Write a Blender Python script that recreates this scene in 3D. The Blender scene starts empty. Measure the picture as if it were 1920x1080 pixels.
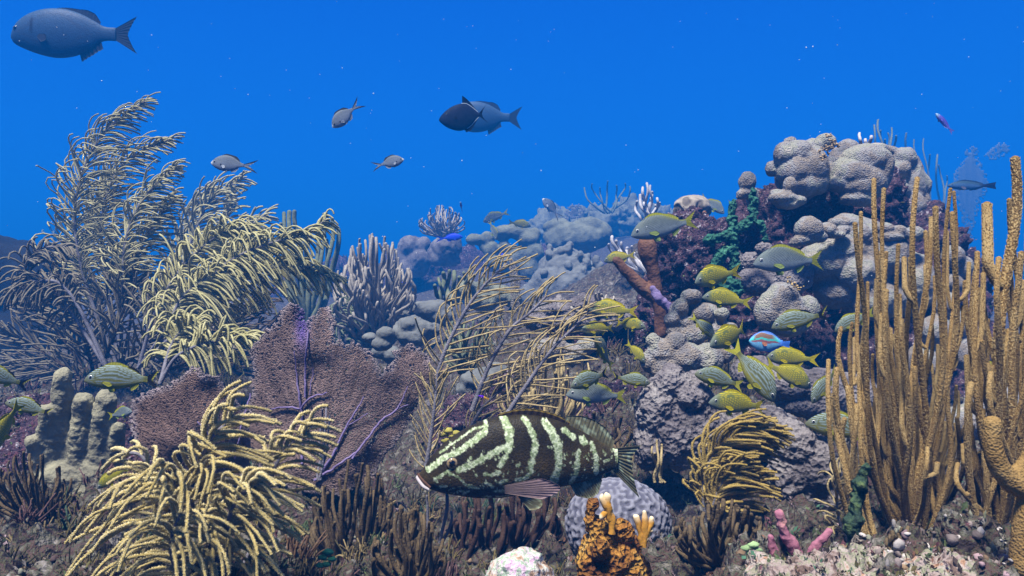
import bpy, math, random
import numpy as np
from mathutils import Vector, Matrix

random.seed(7)
rng = np.random.default_rng(11)
SC = bpy.context.scene
COL = SC.collection
R = math.radians

# ------------------------------------------------------------------ camera
F = 1371.0                                   # focal length in pixels of the 1920 wide photograph
cam_d = bpy.data.cameras.new('camera')
cam_d.sensor_width = 36.0
cam_d.lens = 36.0 * F / 1920.0
cam_d.clip_start = 0.02
cam_d.clip_end = 500.0
cam = bpy.data.objects.new('camera', cam_d)
cam.rotation_euler = (R(90), 0, 0)
COL.objects.link(cam)
SC.camera = cam

# ------------------------------------------------------------------ sun and world
SUN_DIR = Vector((-0.20, -0.36, 0.91)).normalized()
sun_d = bpy.data.lights.new('sun', 'SUN')
sun_d.energy = 5.0
sun_d.angle = R(10)
sun_d.color = (1.0, 0.96, 0.89)
sun = bpy.data.objects.new('sun', sun_d)
sun.rotation_euler = (-SUN_DIR).to_track_quat('-Z', 'Y').to_euler()
sun.location = (0, 0, 20)
COL.objects.link(sun)

world = bpy.data.worlds.new('World')
SC.world = world
world.use_nodes = True
nt = world.node_tree
nt.nodes.clear()
N, L = nt.nodes.new, nt.links.new
w_out = N('ShaderNodeOutputWorld')
sky = N('ShaderNodeTexSky')
sky.sky_type = 'NISHITA'
sky.sun_disc = False
sky.sun_elevation = math.asin(SUN_DIR.z)
sky.sun_rotation = math.atan2(SUN_DIR.x, SUN_DIR.y)
bg_sky = N('ShaderNodeBackground')
bg_sky.inputs['Strength'].default_value = 0.06
L(sky.outputs[0], bg_sky.inputs['Color'])
tc = N('ShaderNodeTexCoord')
sep = N('ShaderNodeSeparateXYZ')
L(tc.outputs['Generated'], sep.inputs[0])
mr = N('ShaderNodeMapRange')
mr.inputs['From Min'].default_value = -1
mr.inputs['From Max'].default_value = 1
L(sep.outputs['Z'], mr.inputs['Value'])
ramp = N('ShaderNodeValToRGB')
els = ramp.color_ramp.elements
els[0].position = 0.0
els[0].color = (0.015, 0.03, 0.07, 1)
els[1].position = 1.0
els[1].color = (0.02, 0.20, 0.75, 1)
for pos, c in ((0.35, (0.01, 0.06, 0.20, 1)), (0.50, (0.008, 0.195, 0.74, 1)), (0.58, (0.005, 0.135, 0.66, 1)), (0.70, (0.003, 0.08, 0.53, 1))):
    e = els.new(pos)
    e.color = c
L(mr.outputs[0], ramp.inputs[0])
bg_w = N('ShaderNodeBackground')
L(ramp.outputs[0], bg_w.inputs['Color'])
bg_w.inputs['Strength'].default_value = 0.52
mr2 = N('ShaderNodeMapRange')
mr2.interpolation_type = 'SMOOTHSTEP'
mr2.inputs['From Min'].default_value = 0.5
mr2.inputs['From Max'].default_value = 0.8
L(sep.outputs['Z'], mr2.inputs['Value'])
mixw = N('ShaderNodeMixShader')
L(mr2.outputs[0], mixw.inputs[0])
L(bg_w.outputs[0], mixw.inputs[1])
L(bg_sky.outputs[0], mixw.inputs[2])
L(mixw.outputs[0], w_out.inputs['Surface'])

SC.view_settings.view_transform = 'Standard'
SC.view_settings.look = 'None'
SC.view_settings.exposure = 1.42
SC.view_settings.gamma = 1.0
SC.cycles.max_bounces = 6
SC.cycles.diffuse_bounces = 2
SC.cycles.glossy_bounces = 2
SC.cycles.transmission_bounces = 2
SC.cycles.volume_bounces = 0
SC.cycles.use_denoising = True

# ------------------------------------------------------------------ helpers
def P(px, py, d):
    return np.array([(px - 960.0) / F * d, d, -(py - 540.0) / F * d])

def far_d(d):
    """distance used for layout -> metres: what lies beyond the near reef recedes faster"""
    return d if d < 2.0 else (2.0 + (d - 2.0) * 1.9 if d < 2.75 else 3.425 + (d - 2.75) * 5.6)

def hash3(i, j, k, seed):
    n = (i * 374761393 + j * 668265263 + k * 2147483647 + seed * 974711) & 0xffffffff
    n = ((n ^ (n >> 13)) * 1274126177) & 0xffffffff
    n = (n ^ (n >> 16)) & 0xffff
    return n / 32767.5 - 1.0

def vnoise(p, seed=0):
    p = np.asarray(p, float)
    f = np.floor(p)
    i = f.astype(np.int64)
    t = p - f
    t = t * t * t * (t * (t * 6 - 15) + 10)
    out = 0
    for a in (0, 1):
        for b in (0, 1):
            for c in (0, 1):
                w = (t[:, 0] if a else 1 - t[:, 0]) * (t[:, 1] if b else 1 - t[:, 1]) * (t[:, 2] if c else 1 - t[:, 2])
                out = out + w * hash3(i[:, 0] + a, i[:, 1] + b, i[:, 2] + c, seed)
    return out

def fbm(p, scale=1.0, octaves=4, seed=0, gain=0.5):
    p = np.asarray(p, float) * scale
    out, amp = 0, 1.0
    for o in range(octaves):
        out = out + amp * vnoise(p + 17.3 * o, seed + o * 31)
        p = p * 2.03
        amp *= gain
    return out

def mesh_obj(name, V, quads=None, tris=None, mat=None, parent=None, col=None, smooth=True, loc=None):
    """one mesh object; V is in world space and is stored relative to loc (or to the parent's location)"""
    V = np.asarray(V, float)
    base = np.zeros(3) if parent is not None or loc is None else np.array(loc)
    p_ = parent
    while p_ is not None:
        base = base + np.array(p_.location)
        p_ = p_.parent
    me = bpy.data.meshes.new(name)
    me.vertices.add(len(V))
    me.vertices.foreach_set('co', (V - base).astype(np.float32).ravel())
    loops, starts, totals = [], [], []
    off = 0
    for faces, k in ((quads, 4), (tris, 3)):
        if faces is not None and len(faces):
            faces = np.asarray(faces, np.int32)
            loops.append(faces.ravel())
            starts.append(off + np.arange(len(faces), dtype=np.int32) * k)
            totals.append(np.full(len(faces), k, np.int32))
            off += faces.size
    loops = np.concatenate(loops)
    starts = np.concatenate(starts)
    me.loops.add(len(loops))
    me.loops.foreach_set('vertex_index', loops)
    me.polygons.add(len(starts))
    me.polygons.foreach_set('loop_start', starts)
    me.polygons.foreach_set('loop_total', np.concatenate(totals))
    me.polygons.foreach_set('use_smooth', np.full(len(starts), smooth))
    me.update(calc_edges=True)
    me.validate()
    if col is not None:
        ca = me.color_attributes.new('Col', 'FLOAT_COLOR', 'POINT')
        c4 = np.ones((len(V), 4), np.float32)
        c4[:, :3] = col
        ca.data.foreach_set('color', c4.ravel())
    if mat is not None:
        me.materials.append(mat)
    o = bpy.data.objects.new(name, me)
    COL.objects.link(o)
    if parent is not None:
        o.parent = parent
    elif loc is not None:
        o.location = loc
    return o

def tag(o, label=None, cat=None, group=None, kind=None):
    if label: o['label'] = label
    if cat: o['category'] = cat
    if group: o['group'] = group
    if kind: o['kind'] = kind
    return o

def thing(name, label, cat, loc, group=None):
    o = bpy.data.objects.new(name, None)
    o.empty_display_size = 0.05
    o.location = tuple(float(v) for v in loc)
    COL.objects.link(o)
    return tag(o, label, cat, group)

def merge(parts):
    """[(V, quads, tris, col or None)] -> one"""
    Vs, Q, T, C = [], [], [], []
    off = 0
    for V, q, t, c in parts:
        Vs.append(V)
        if q is not None and len(q): Q.append(np.asarray(q) + off)
        if t is not None and len(t): T.append(np.asarray(t) + off)
        if c is not None: C.append(c)
        off += len(V)
    return (np.concatenate(Vs), np.concatenate(Q) if Q else None, np.concatenate(T) if T else None, np.concatenate(C) if C else None)

def catmull(pts, n):
    pts = np.asarray(pts, float)
    seg = np.linalg.norm(np.diff(pts, axis=0), axis=1)
    s = np.concatenate([[0], np.cumsum(seg)])
    ext = np.vstack([2 * pts[0] - pts[1], pts, 2 * pts[-1] - pts[-2]])
    u = np.linspace(0, s[-1], n)
    out = np.zeros((n, pts.shape[1]))
    k = np.clip(np.searchsorted(s, u, side='right') - 1, 0, len(pts) - 2)
    t = ((u - s[k]) / np.maximum(seg[k], 1e-9))[:, None]
    a, b, c, d = ext[k], ext[k + 1], ext[k + 2], ext[k + 3]
    out = 0.5 * ((2 * b) + (c - a) * t + (2 * a - 5 * b + 4 * c - d) * t ** 2 + (3 * b - a - 3 * c + d) * t ** 3)
    return out

def tangents(Pt):
    T = np.gradient(Pt, axis=-2)
    return T / np.maximum(np.linalg.norm(T, axis=-1, keepdims=True), 1e-9)

def tubes(Pt, Rd, sides=6, tip=True):
    """many tubes at once: Pt (M,N,3), Rd (M,N) -> V, quads"""
    Pt, Rd = np.asarray(Pt, float), np.asarray(Rd, float)
    if Pt.ndim == 2:
        Pt, Rd = Pt[None], Rd[None]
    if tip:
        t = Pt[:, -1] - Pt[:, -2]
        t /= np.maximum(np.linalg.norm(t, axis=1, keepdims=True), 1e-9)
        r = Rd[:, -1:]
        Pt = np.concatenate([Pt] + [(Pt[:, -1] + t * r * k)[:, None] for k in (.4, .75, .95)], 1)
        Rd = np.concatenate([Rd, r * .9, r * .62, r * .08], 1)
    M, Nn, _ = Pt.shape
    T = tangents(Pt)
    mean = T.mean(1)
    ref = np.zeros((M, 3))
    ref[np.arange(M), np.argmin(np.abs(mean), axis=1)] = 1
    U = np.cross(T, ref[:, None, :])
    U /= np.maximum(np.linalg.norm(U, axis=-1, keepdims=True), 1e-9)
    W = np.cross(T, U)
    a = np.linspace(0, 2 * np.pi, sides, endpoint=False)
    ring = U[:, :, None, :] * np.cos(a)[None, None, :, None] + W[:, :, None, :] * np.sin(a)[None, None, :, None]
    V = Pt[:, :, None, :] + ring * Rd[:, :, None, None]
    idx = np.arange(M * Nn * sides).reshape(M, Nn, sides)
    A, B = idx[:, :-1, :], idx[:, 1:, :]
    q = np.stack([A, np.roll(A, -1, 2), np.roll(B, -1, 2), B], -1).reshape(-1, 4)
    return V.reshape(-1, 3), q

# ------------------------------------------------------------------ materials
def new_mat(name):
    m = bpy.data.materials.new(name)
    m.use_nodes = True
    t = m.node_tree
    b = t.nodes['Principled BSDF']
    return m, t, b

def ramp_node(t, stops):
    r = t.nodes.new('ShaderNodeValToRGB')
    e = r.color_ramp.elements
    while len(e) > 1:
        e.remove(e[-1])
    e[0].position = stops[0][0]
    e[0].color = (*stops[0][1], 1)
    for p_, c_ in stops[1:]:
        k = e.new(p_)
        k.color = (*c_, 1)
    return r

def noise_mat(name, stops, scale=8, detail=8, rough=0.85, bump=0.4, bump_scale=60, bump_dist=0.01, voro=None, attr=False, spec=0.2,
              distort=0.0, grooves=None, gain=0.74):
    """noise -> colour ramp, bump from a finer noise, optional voronoi cells; attr multiplies in the mesh colour"""
    m, t, b = new_mat(name)
    stops = [(p_, tuple(v * gain for v in c_)) for p_, c_ in stops]
    n, l = t.nodes.new, t.links.new
    tcn = n('ShaderNodeTexCoord')
    nz = n('ShaderNodeTexNoise')
    nz.inputs['Scale'].default_value = scale
    nz.inputs['Detail'].default_value = detail
    nz.inputs['Roughness'].default_value = 0.65
    nz.inputs['Distortion'].default_value = distort
    l(tcn.outputs['Object'], nz.inputs['Vector'])
    r = ramp_node(t, stops)
    l(nz.outputs['Fac'], r.inputs[0])
    colr = r.outputs[0]
    height = None
    nb = n('ShaderNodeTexNoise')
    nb.inputs['Scale'].default_value = bump_scale
    nb.inputs['Detail'].default_value = 4
    l(tcn.outputs['Object'], nb.inputs['Vector'])
    height = nb.outputs['Fac']
    if voro:
        v = n('ShaderNodeTexVoronoi')
        v.inputs['Scale'].default_value = voro
        l(tcn.outputs['Object'], v.inputs['Vector'])
        ad = n('ShaderNodeMath')
        ad.operation = 'MULTIPLY_ADD'
        ad.inputs[1].default_value = 0.9
        l(v.outputs['Distance'], ad.inputs[0])
        l(height, ad.inputs[2])
        height = ad.outputs[0]
        # polyp cups are a little darker than the skeleton between them
        mx = n('ShaderNodeMix')
        mx.data_type = 'RGBA'
        mx.blend_type = 'MULTIPLY'
        rr = ramp_node(t, [(0.0, (0.62, 0.6, 0.6)), (0.45, (1.12, 1.1, 1.08))])
        l(v.outputs['Distance'], rr.inputs[0])
        mx.inputs[0].default_value = 1.0
        l(colr, mx.inputs[6])
        l(rr.outputs[0], mx.inputs[7])
        colr = mx.outputs[2]
    if grooves:
        g = n('ShaderNodeTexNoise')
        g.inputs['Scale'].default_value = grooves
        g.inputs['Detail'].default_value = 0.5
        g.inputs['Distortion'].default_value = 0.6
        l(tcn.outputs['Object'], g.inputs['Vector'])
        ml = n('ShaderNodeMath')
        ml.operation = 'MULTIPLY'
        ml.inputs[1].default_value = 16.0
        l(g.outputs['Fac'], ml.inputs[0])
        sn = n('ShaderNodeMath')
        sn.operation = 'SINE'
        l(ml.outputs[0], sn.inputs[0])
        height = sn.outputs[0]
        mx = n('ShaderNodeMix')
        mx.data_type = 'RGBA'
        mx.blend_type = 'MULTIPLY'
        rr = ramp_node(t, [(0.15, (0.5, 0.5, 0.52)), (0.6, (1.15, 1.15, 1.15))])
        mr_ = n('ShaderNodeMapRange')
        mr_.inputs['From Min'].default_value = -1
        l(sn.outputs[0], mr_.inputs['Value'])
        l(mr_.outputs[0], rr.inputs[0])
        mx.inputs[0].default_value = 1.0
        l(colr, mx.inputs[6])
        l(rr.outputs[0], mx.inputs[7])
        colr = mx.outputs[2]
    if attr:
        at = n('ShaderNodeAttribute')
        at.attribute_name = 'Col'
        mx = n('ShaderNodeMix')
        mx.data_type = 'RGBA'
        mx.blend_type = 'MULTIPLY'
        mx.inputs[0].default_value = 1.0
        l(colr, mx.inputs[6])
        l(at.outputs['Color'], mx.inputs[7])
        colr = mx.outputs[2]
    l(colr, b.inputs['Base Color'])
    b.inputs['Roughness'].default_value = rough
    b.inputs['Specular IOR Level'].default_value = spec
    if bump:
        bp = n('ShaderNodeBump')
        bp.inputs['Strength'].default_value = bump
        bp.inputs['Distance'].default_value = bump_dist
        l(height, bp.inputs['Height'])
        l(bp.outputs[0], b.inputs['Normal'])
    return m

G = lambda v: (v, v, v)
MAT = {}
MAT['seabed'] = noise_mat('reef seabed', [(0.33, (0.010, 0.006, 0.009)), (0.42, (0.055, 0.036, 0.036)), (0.45, (0.12, 0.125, 0.065)), (0.50, (0.15, 0.075, 0.075)),
                          (0.54, (0.13, 0.135, 0.085)), (0.60, (0.29, 0.26, 0.215)), (0.70, (0.52, 0.47, 0.45))], gain=0.42, scale=27, detail=12, bump=0.9, bump_scale=90, bump_dist=0.02, distort=0.8)
MAT['rock'] = noise_mat('crusty reef rock', [(0.34, (0.006, 0.004, 0.009)), (0.44, (0.032, 0.017, 0.030)), (0.51, (0.075, 0.048, 0.07)), (0.56, (0.12, 0.035, 0.05)),
                        (0.60, (0.10, 0.11, 0.10)), (0.62, (0.32, 0.27, 0.33)), (0.68, (0.62, 0.55, 0.58))], gain=0.78, scale=38, detail=12, bump=1.0, bump_scale=120, bump_dist=0.02, distort=1.0)
MAT['farrock'] = noise_mat('dark ledge rock', [(0.3, (0.004, 0.006, 0.012)), (0.6, (0.02, 0.02, 0.025)), (0.7, (0.05, 0.04, 0.035))], scale=6, gain=.35)
MAT['boulder'] = noise_mat('grey mauve star coral', [(0.27, (0.085, 0.08, 0.06)), (0.38, (0.15, 0.145, 0.15)), (0.45, (0.23, 0.195, 0.155)), (0.51, (0.25, 0.245, 0.245)), (0.57, (0.25, 0.255, 0.20)), (0.64, (0.35, 0.32, 0.28)), (0.74, (0.46, 0.43, 0.37))], scale=9, detail=9, bump=0.85, bump_scale=170,
                           bump_dist=0.006, gain=.78, voro=165)
MAT['boulder_dark'] = noise_mat('rough grey star coral', [(0.28, (0.06, 0.055, 0.05)), (0.4, (0.13, 0.115, 0.125)), (0.5, (0.20, 0.18, 0.185)), (0.62, (0.28, 0.26, 0.255)), (0.73, (0.40, 0.38, 0.34))], scale=9, detail=8, bump=0.9, bump_scale=85,
                                bump_dist=0.01, gain=.66, voro=95)
MAT['boulder_far'] = noise_mat('pale green star coral', [(0.3, (0.15, 0.17, 0.14)), (0.5, (0.24, 0.26, 0.19)), (0.7, (0.33, 0.35, 0.25))], scale=6, detail=6, gain=.5, bump=0.5, bump_scale=60,
                               bump_dist=0.012, voro=70)
MAT['mustard'] = noise_mat('grey blue hill coral', [(0.3, (0.17, 0.18, 0.18)), (0.6, (0.27, 0.28, 0.26)), (0.75, (0.36, 0.36, 0.32))], scale=10, gain=.5, bump=0.5, bump_scale=60, bump_dist=0.01)
MAT['brain'] = noise_mat('brain coral ridges', [(0.3, G(0.8)), (0.7, G(1.1))], scale=12, bump=.4, bump_scale=200, bump_dist=.004, attr=True, gain=1.0)
MAT['brain_top'] = noise_mat('brain coral ridges pale', [(0.3, (0.26, 0.22, 0.17)), (0.7, (0.38, 0.33, 0.27))], scale=8, bump=1.0, bump_dist=0.008, grooves=11)
MAT['pillar'] = noise_mat('pillar coral', [(0.3, (0.085, 0.08, 0.06)), (0.55, (0.16, 0.15, 0.10)), (0.75, (0.26, 0.24, 0.15))], scale=9, gain=1.35, bump=0.7, bump_scale=120, bump_dist=0.008)
MAT['orange'] = noise_mat('orange encrusting sponge', [(0.30, (0.035, 0.010, 0.008)), (0.41, (0.15, 0.055, 0.012)), (0.5, (0.32, 0.14, 0.022)), (0.60, (0.45, 0.26, 0.05)), (0.70, (0.5, 0.42, 0.30))],
                          scale=20, detail=11, bump=1.0, bump_scale=110, bump_dist=0.015, distort=0.6, voro=150)
MAT['fire'] = noise_mat('fire coral', [(0.3, G(0.85)), (0.7, G(1.1))], scale=20, attr=True, bump=0.3)
MAT['whiterock'] = noise_mat('pale encrusted rock', [(0.36, (0.08, 0.05, 0.04)), (0.43, (0.40, 0.26, 0.16)), (0.48, (0.62, 0.56, 0.52)), (0.52, (0.22, 0.36, 0.20)), (0.55, (0.62, 0.55, 0.54)), (0.59, (0.55, 0.32, 0.46)), (0.66, (0.75, 0.68, 0.6))],
                             scale=38, detail=8, bump=0.8, bump_scale=90, bump_dist=0.01)
MAT['crust'] = noise_mat('pale encrusted rubble', [(0.30, (0.05, 0.03, 0.03)), (0.40, (0.22, 0.15, 0.12)), (0.47, (0.46, 0.36, 0.33)), (0.53, (0.28, 0.30, 0.17)), (0.58, (0.55, 0.46, 0.42)), (0.64, (0.48, 0.26, 0.14)), (0.72, (0.70, 0.64, 0.60))],
                         scale=24, detail=10, gain=.58, bump=0.9, bump_scale=110, bump_dist=0.012, distort=.8)
MAT['pink'] = noise_mat('pink tube sponge', [(0.3, (0.20, 0.055, 0.11)), (0.55, (0.38, 0.15, 0.20)), (0.7, (0.50, 0.28, 0.20))], scale=26, bump=0.6, bump_scale=70)
MAT['brownsponge'] = noise_mat('brown rope sponge', [(0.3, (0.07, 0.032, 0.02)), (0.6, (0.17, 0.08, 0.045)), (0.75, (0.25, 0.15, 0.09))], scale=16, bump=0.6, bump_scale=90)
MAT['greensponge'] = noise_mat('green rope sponge', [(0.3, (0.015, 0.05, 0.035)), (0.55, (0.03, 0.14, 0.09)), (0.7, (0.10, 0.28, 0.17))], scale=40, bump=1.0, bump_scale=80, bump_dist=0.012, voro=70)
MAT['darkgreen'] = noise_mat('algae covered sponge', [(0.3, (0.008, 0.012, 0.012)), (0.5, (0.03, 0.06, 0.035)), (0.62, (0.10, 0.15, 0.05)), (0.75, (0.2, 0.15, 0.1))], scale=45, bump=1.0, bump_scale=60, bump_dist=0.015)

def gorg(name, dark, light, scale=30, bump=0.7, bs=260):
    return noise_mat(name, [(0.3, dark), (0.68, light)], scale=scale, detail=5, bump=bump, bump_scale=bs, bump_dist=0.004, rough=0.9, spec=0.1)
MAT['plume_olive'] = gorg('olive sea plume', (0.30, 0.275, 0.14), (0.54, 0.50, 0.28))
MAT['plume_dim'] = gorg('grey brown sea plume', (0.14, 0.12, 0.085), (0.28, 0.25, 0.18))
MAT['plume_bright'] = gorg('pale yellow sea plume', (0.30, 0.275, 0.11), (0.56, 0.52, 0.27))
MAT['plume_tan'] = gorg('tan sea plume', (0.27, 0.20, 0.09), (0.50, 0.40, 0.20))
MAT['plume_yellow'] = gorg('yellow sea plume', (0.30, 0.225, 0.07), (0.52, 0.41, 0.16))
MAT['plume_polyp'] = gorg('pale plume polyps', (0.58, 0.49, 0.24), (0.74, 0.65, 0.38))
MAT['plume_ochre'] = gorg('ochre sea plume', (0.22, 0.15, 0.03), (0.42, 0.30, 0.08))
MAT['plume_ochre_polyp'] = gorg('ochre plume polyps', (0.36, 0.26, 0.09), (0.52, 0.41, 0.17))
MAT['stem_grey'] = gorg('grey stem', (0.13, 0.12, 0.14), (0.26, 0.25, 0.28))
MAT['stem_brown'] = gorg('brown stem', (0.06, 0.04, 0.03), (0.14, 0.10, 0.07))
MAT['rod_tan'] = noise_mat('tan sea rod', [(0.3, (0.17, 0.10, 0.030)), (0.55, (0.28, 0.18, 0.065)), (0.75, (0.39, 0.275, 0.115))], scale=18, bump=0.6, bump_scale=260, bump_dist=0.003, voro=330, rough=0.95, spec=0.05)
MAT['rod_polyp'] = gorg('pale tan rod polyps', (0.28, 0.19, 0.075), (0.40, 0.295, 0.135))
MAT['rod_olive'] = gorg('olive brown sea rod', (0.13, 0.085, 0.03), (0.28, 0.20, 0.08))
MAT['rod_brown'] = gorg('brown sea rod', (0.065, 0.045, 0.025), (0.16, 0.115, 0.06))
MAT['rod_dark'] = gorg('dark brown sea rod', (0.035, 0.018, 0.014), (0.085, 0.05, 0.035))
MAT['rod_pale'] = gorg('pale grey sea rod', (0.25, 0.22, 0.18), (0.46, 0.42, 0.36))
MAT['rod_green'] = gorg('grey green sea rod', (0.10, 0.12, 0.075), (0.22, 0.25, 0.15))
MAT['rod_white'] = gorg('whitish sea rod', (0.38, 0.36, 0.36), (0.6, 0.58, 0.58))
MAT['fan'] = noise_mat('purple brown sea fan mesh', [(0.3, G(0.8)), (0.7, G(1.2))], scale=30, attr=True, bump=1.0, bump_scale=260, bump_dist=0.005, voro=340)
MAT['fanvein'] = gorg('purple fan vein', (0.15, 0.11, 0.24), (0.27, 0.21, 0.38))
MAT['bits'] = noise_mat('reef bits', [(0.3, G(0.75)), (0.7, G(1.2))], scale=40, attr=True, bump=0.4, bump_scale=100)
MAT['snow'] = noise_mat('marine snow', [(0.3, G(0.75)), (0.7, G(0.85))], bump=0)

def fish_mat(name, rough=0.45, bump=0.25, spec=0.4, scale=90, voro=None):
    return noise_mat(name, [(0.3, G(0.85)), (0.7, G(1.12))], scale=35, attr=True, rough=rough, spec=spec, bump=bump, bump_scale=scale, bump_dist=0.01, voro=voro)
MAT['fish'] = fish_mat('fish skin', rough=.5, bump=.15, spec=.10, scale=120, voro=110)
MAT['fin'] = fish_mat('fish fin', rough=0.6, bump=0.1, spec=.08)
MAT['fish_black'] = fish_mat('black fish skin', rough=.6, bump=.15, spec=.05, voro=90)
MAT['eye'] = noise_mat('fish eye', [(0.3, G(0.95)), (0.7, G(1.0))], attr=True, rough=0.12, spec=0.6, bump=0)

# ------------------------------------------------------------------ seabed
GC = [  # px, py, depth: points the reef floor passes through
    (0, 1075, 1.1), (250, 1090, 1.1), (100, 985, 1.55), (150, 905, 2.0), (60, 800, 2.5), (150, 710, 3.0), (20, 640, 3.6), (250, 600, 4.2), (60, 545, 5.5),
    (400, 1100, 1.2), (450, 930, 1.8), (500, 790, 2.5), (450, 700, 3.0), (560, 640, 3.5), (600, 560, 4.4), (560, 520, 5.5),
    (680, 1110, 1.3), (700, 1030, 1.7), (820, 950, 2.1), (870, 830, 2.5), (700, 660, 3.2), (680, 590, 4.1), (780, 560, 4.2), (780, 490, 5.2),
    (960, 1170, 1.15), (950, 1075, 1.6), (1000, 990, 1.9), (1020, 800, 2.4), (1060, 640, 2.8), (1100, 580, 3.1), (1050, 570, 3.6), (900, 575, 3.8), (900, 500, 4.6), (1000, 470, 5.0),
    (1100, 450, 5.4), (1180, 425, 5.8), (1250, 1140, 1.2), (1300, 990, 1.75), (1200, 850, 2.1), (1180, 740, 2.4), (1250, 640, 2.75), (1300, 440, 3.3),
    (1450, 1075, 1.1), (1450, 985, 1.55), (1500, 840, 2.2), (1620, 1050, .98), (1720, 1040, 1.15), (1850, 1030, 1.12), (1950, 1020, 1.1),
    (1700, 930, 1.8), (1850, 830, 2.3), (1850, 640, 3.2), (1900, 600, 4.2), (1800, 560, 5.5), (-300, 1080, 1.2), (-300, 700, 3), (2250, 1020, 1.2), (2250, 650, 3),
    (-300, 560, 6), (2250, 570, 6), (960, 1600, 0.75), (0, 1600, .75), (1920, 1600, .75)]
GP = np.array([P(g[0], g[1], far_d(g[2])) for g in GC])
far = np.array([[x, 24, -1.5] for x in np.linspace(-24, 24, 7)] + [[x, 40, -7.0] for x in np.linspace(-40, 40, 7)] + [[x, -2, -0.5] for x in np.linspace(-4, 4, 5)])
GP = np.vstack([GP, far])

def ground(x, y):
    x, y = np.atleast_1d(x).astype(float), np.atleast_1d(y).astype(float)
    z = np.empty(len(x))
    for s in range(0, len(x), 20000):
        xs, ys = x[s:s + 20000, None], y[s:s + 20000, None]
        d2 = (xs - GP[None, :, 0]) ** 2 + (ys - GP[None, :, 1]) ** 2
        w = 1.0 / (d2 + 0.002 * (1 + ys ** 2)) ** 1.7
        z[s:s + 20000] = (w * GP[None, :, 2]).sum(1) / w.sum(1)
    return z

def ground_full(x, y):
    z = ground(x, y)
    p = np.stack([x, y, 0 * x], 1)
    near = np.clip(1.2 - 0.08 * np.hypot(x, y), 0.3, 1)
    return z + near * (0.05 * fbm(p, 5, 4, 3) + 0.055 * (np.abs(fbm(p, 11, 4, 9)) - .3) + 0.016 * fbm(p, 50, 3, 15))

na, nr = 760, 560
ang = np.linspace(R(-88), R(88), na)
rad = np.concatenate([np.geomspace(0.3, 7, nr - 60), np.geomspace(7.2, 120, 60)])
A_, R_ = np.meshgrid(ang, rad)
gx, gy = (R_ * np.sin(A_)).ravel(), (R_ * np.cos(A_)).ravel()
gz = ground_full(gx, gy)
idx = np.arange(nr * na).reshape(nr, na)
q = np.stack([idx[:-1, :-1], idx[:-1, 1:], idx[1:, 1:], idx[1:, :-1]], -1).reshape(-1, 4)
o = mesh_obj('seabed', np.stack([gx, gy, gz], 1), q, mat=MAT['seabed'])
tag(o, kind='structure')

def lerp0(a, b, w):
    return np.asarray(a, float) * (1 - w[:, None]) + np.asarray(b, float) * w[:, None]

# ------------------------------------------------------------------ lumps: smooth unions of ellipsoids
bm_ico = None
def ico(sub):
    import bmesh
    bm = bmesh.new()
    bmesh.ops.create_icosphere(bm, subdivisions=sub, radius=1.0)
    V = np.array([v.co[:] for v in bm.verts])
    T = np.array([[v.index for v in f.verts] for f in bm.faces])
    bm.free()
    return V, T
ICO2, ICO3, ICO1 = ico(2), ico(3), ico(1)

def union(ells, voxel, smooth=4):
    """[(centre, radii)] -> V, quads, normals of the remeshed union"""
    parts = []
    for c, r in ells:
        V, T = ICO3
        parts.append((V * np.asarray(r) + np.asarray(c), None, T, None))
    V, _, T, _ = merge(parts)
    o = mesh_obj('tmp', V, None, T)
    m = o.modifiers.new('r', 'REMESH')
    m.mode = 'VOXEL'
    m.voxel_size = voxel
    if smooth:
        s = o.modifiers.new('s', 'SMOOTH')
        s.factor = 0.5
        s.iterations = smooth
    dg = bpy.context.evaluated_depsgraph_get()
    e = o.evaluated_get(dg)
    me = e.to_mesh()
    n = len(me.vertices)
    V = np.empty(n * 3, np.float32)
    me.vertices.foreach_get('co', V)
    Nn = np.empty(n * 3, np.float32)
    me.vertices.foreach_get('normal', Nn)
    lt = np.empty(len(me.polygons), np.int32)
    me.polygons.foreach_get('loop_total', lt)
    lv = np.empty(len(me.loops), np.int32)
    me.loops.foreach_get('vertex_index', lv)
    ok = (lt == 4).all()
    q = lv.reshape(-1, 4) if ok else np.array([p.vertices[:] for p in me.polygons if len(p.vertices) == 4])
    V, Nn = V.reshape(-1, 3).astype(float), Nn.reshape(-1, 3).astype(float)
    e.to_mesh_clear()
    me0 = o.data
    bpy.data.objects.remove(o)
    bpy.data.meshes.remove(me0)
    return V, q.copy(), Nn

def px_ells(lobes, d, ry=1.0):
    out = []
    for lb in lobes:
        px, py, rx, rz = lb[:4]
        dd = d + (lb[4] if len(lb) > 4 else 0.0)
        k = lb[5] if len(lb) > 5 else ry
        m = dd / F
        out.append((P(px, py, dd), (rx * m, max(0.5 * (rx + rz) * m * k, 0.004), rz * m)))
    return out

def lump(name, label, cat, lobes, d, mat, voxel=None, ry=1.0, smooth=4, amp=0.0, nscale=12, amp2=0.0, nscale2=60, group=None, seed=0, kind=None, ridged=False):
    if d > 2.0:      # sizes scale with the distance
        k_ = far_d(d) / d
        voxel = voxel * k_ if voxel else None
        amp, amp2, nscale, nscale2 = amp * k_, amp2 * k_, nscale / k_, nscale2 / k_
        d = far_d(d)
    ells = px_ells(lobes, d, ry)
    C = np.array([e[0] for e in ells])
    base = C.mean(0)
    base[2] = min(e[0][2] - e[1][2] for e in ells)
    V, q, Nn = union(ells, voxel or 2.6 * d / F, smooth)
    if amp:
        f = fbm(V, nscale, 4, seed)
        if ridged:
            f = 0.6 - np.abs(f) * 1.2
        V = V + Nn * (amp * f)[:, None]
    if amp2:
        V = V + Nn * (amp2 * fbm(V, nscale2, 3, seed + 50))[:, None]
    o = mesh_obj(name, V, q, mat=MAT[mat], loc=base)
    tag(o, label, cat, group, kind)
    return o, V, Nn

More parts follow.
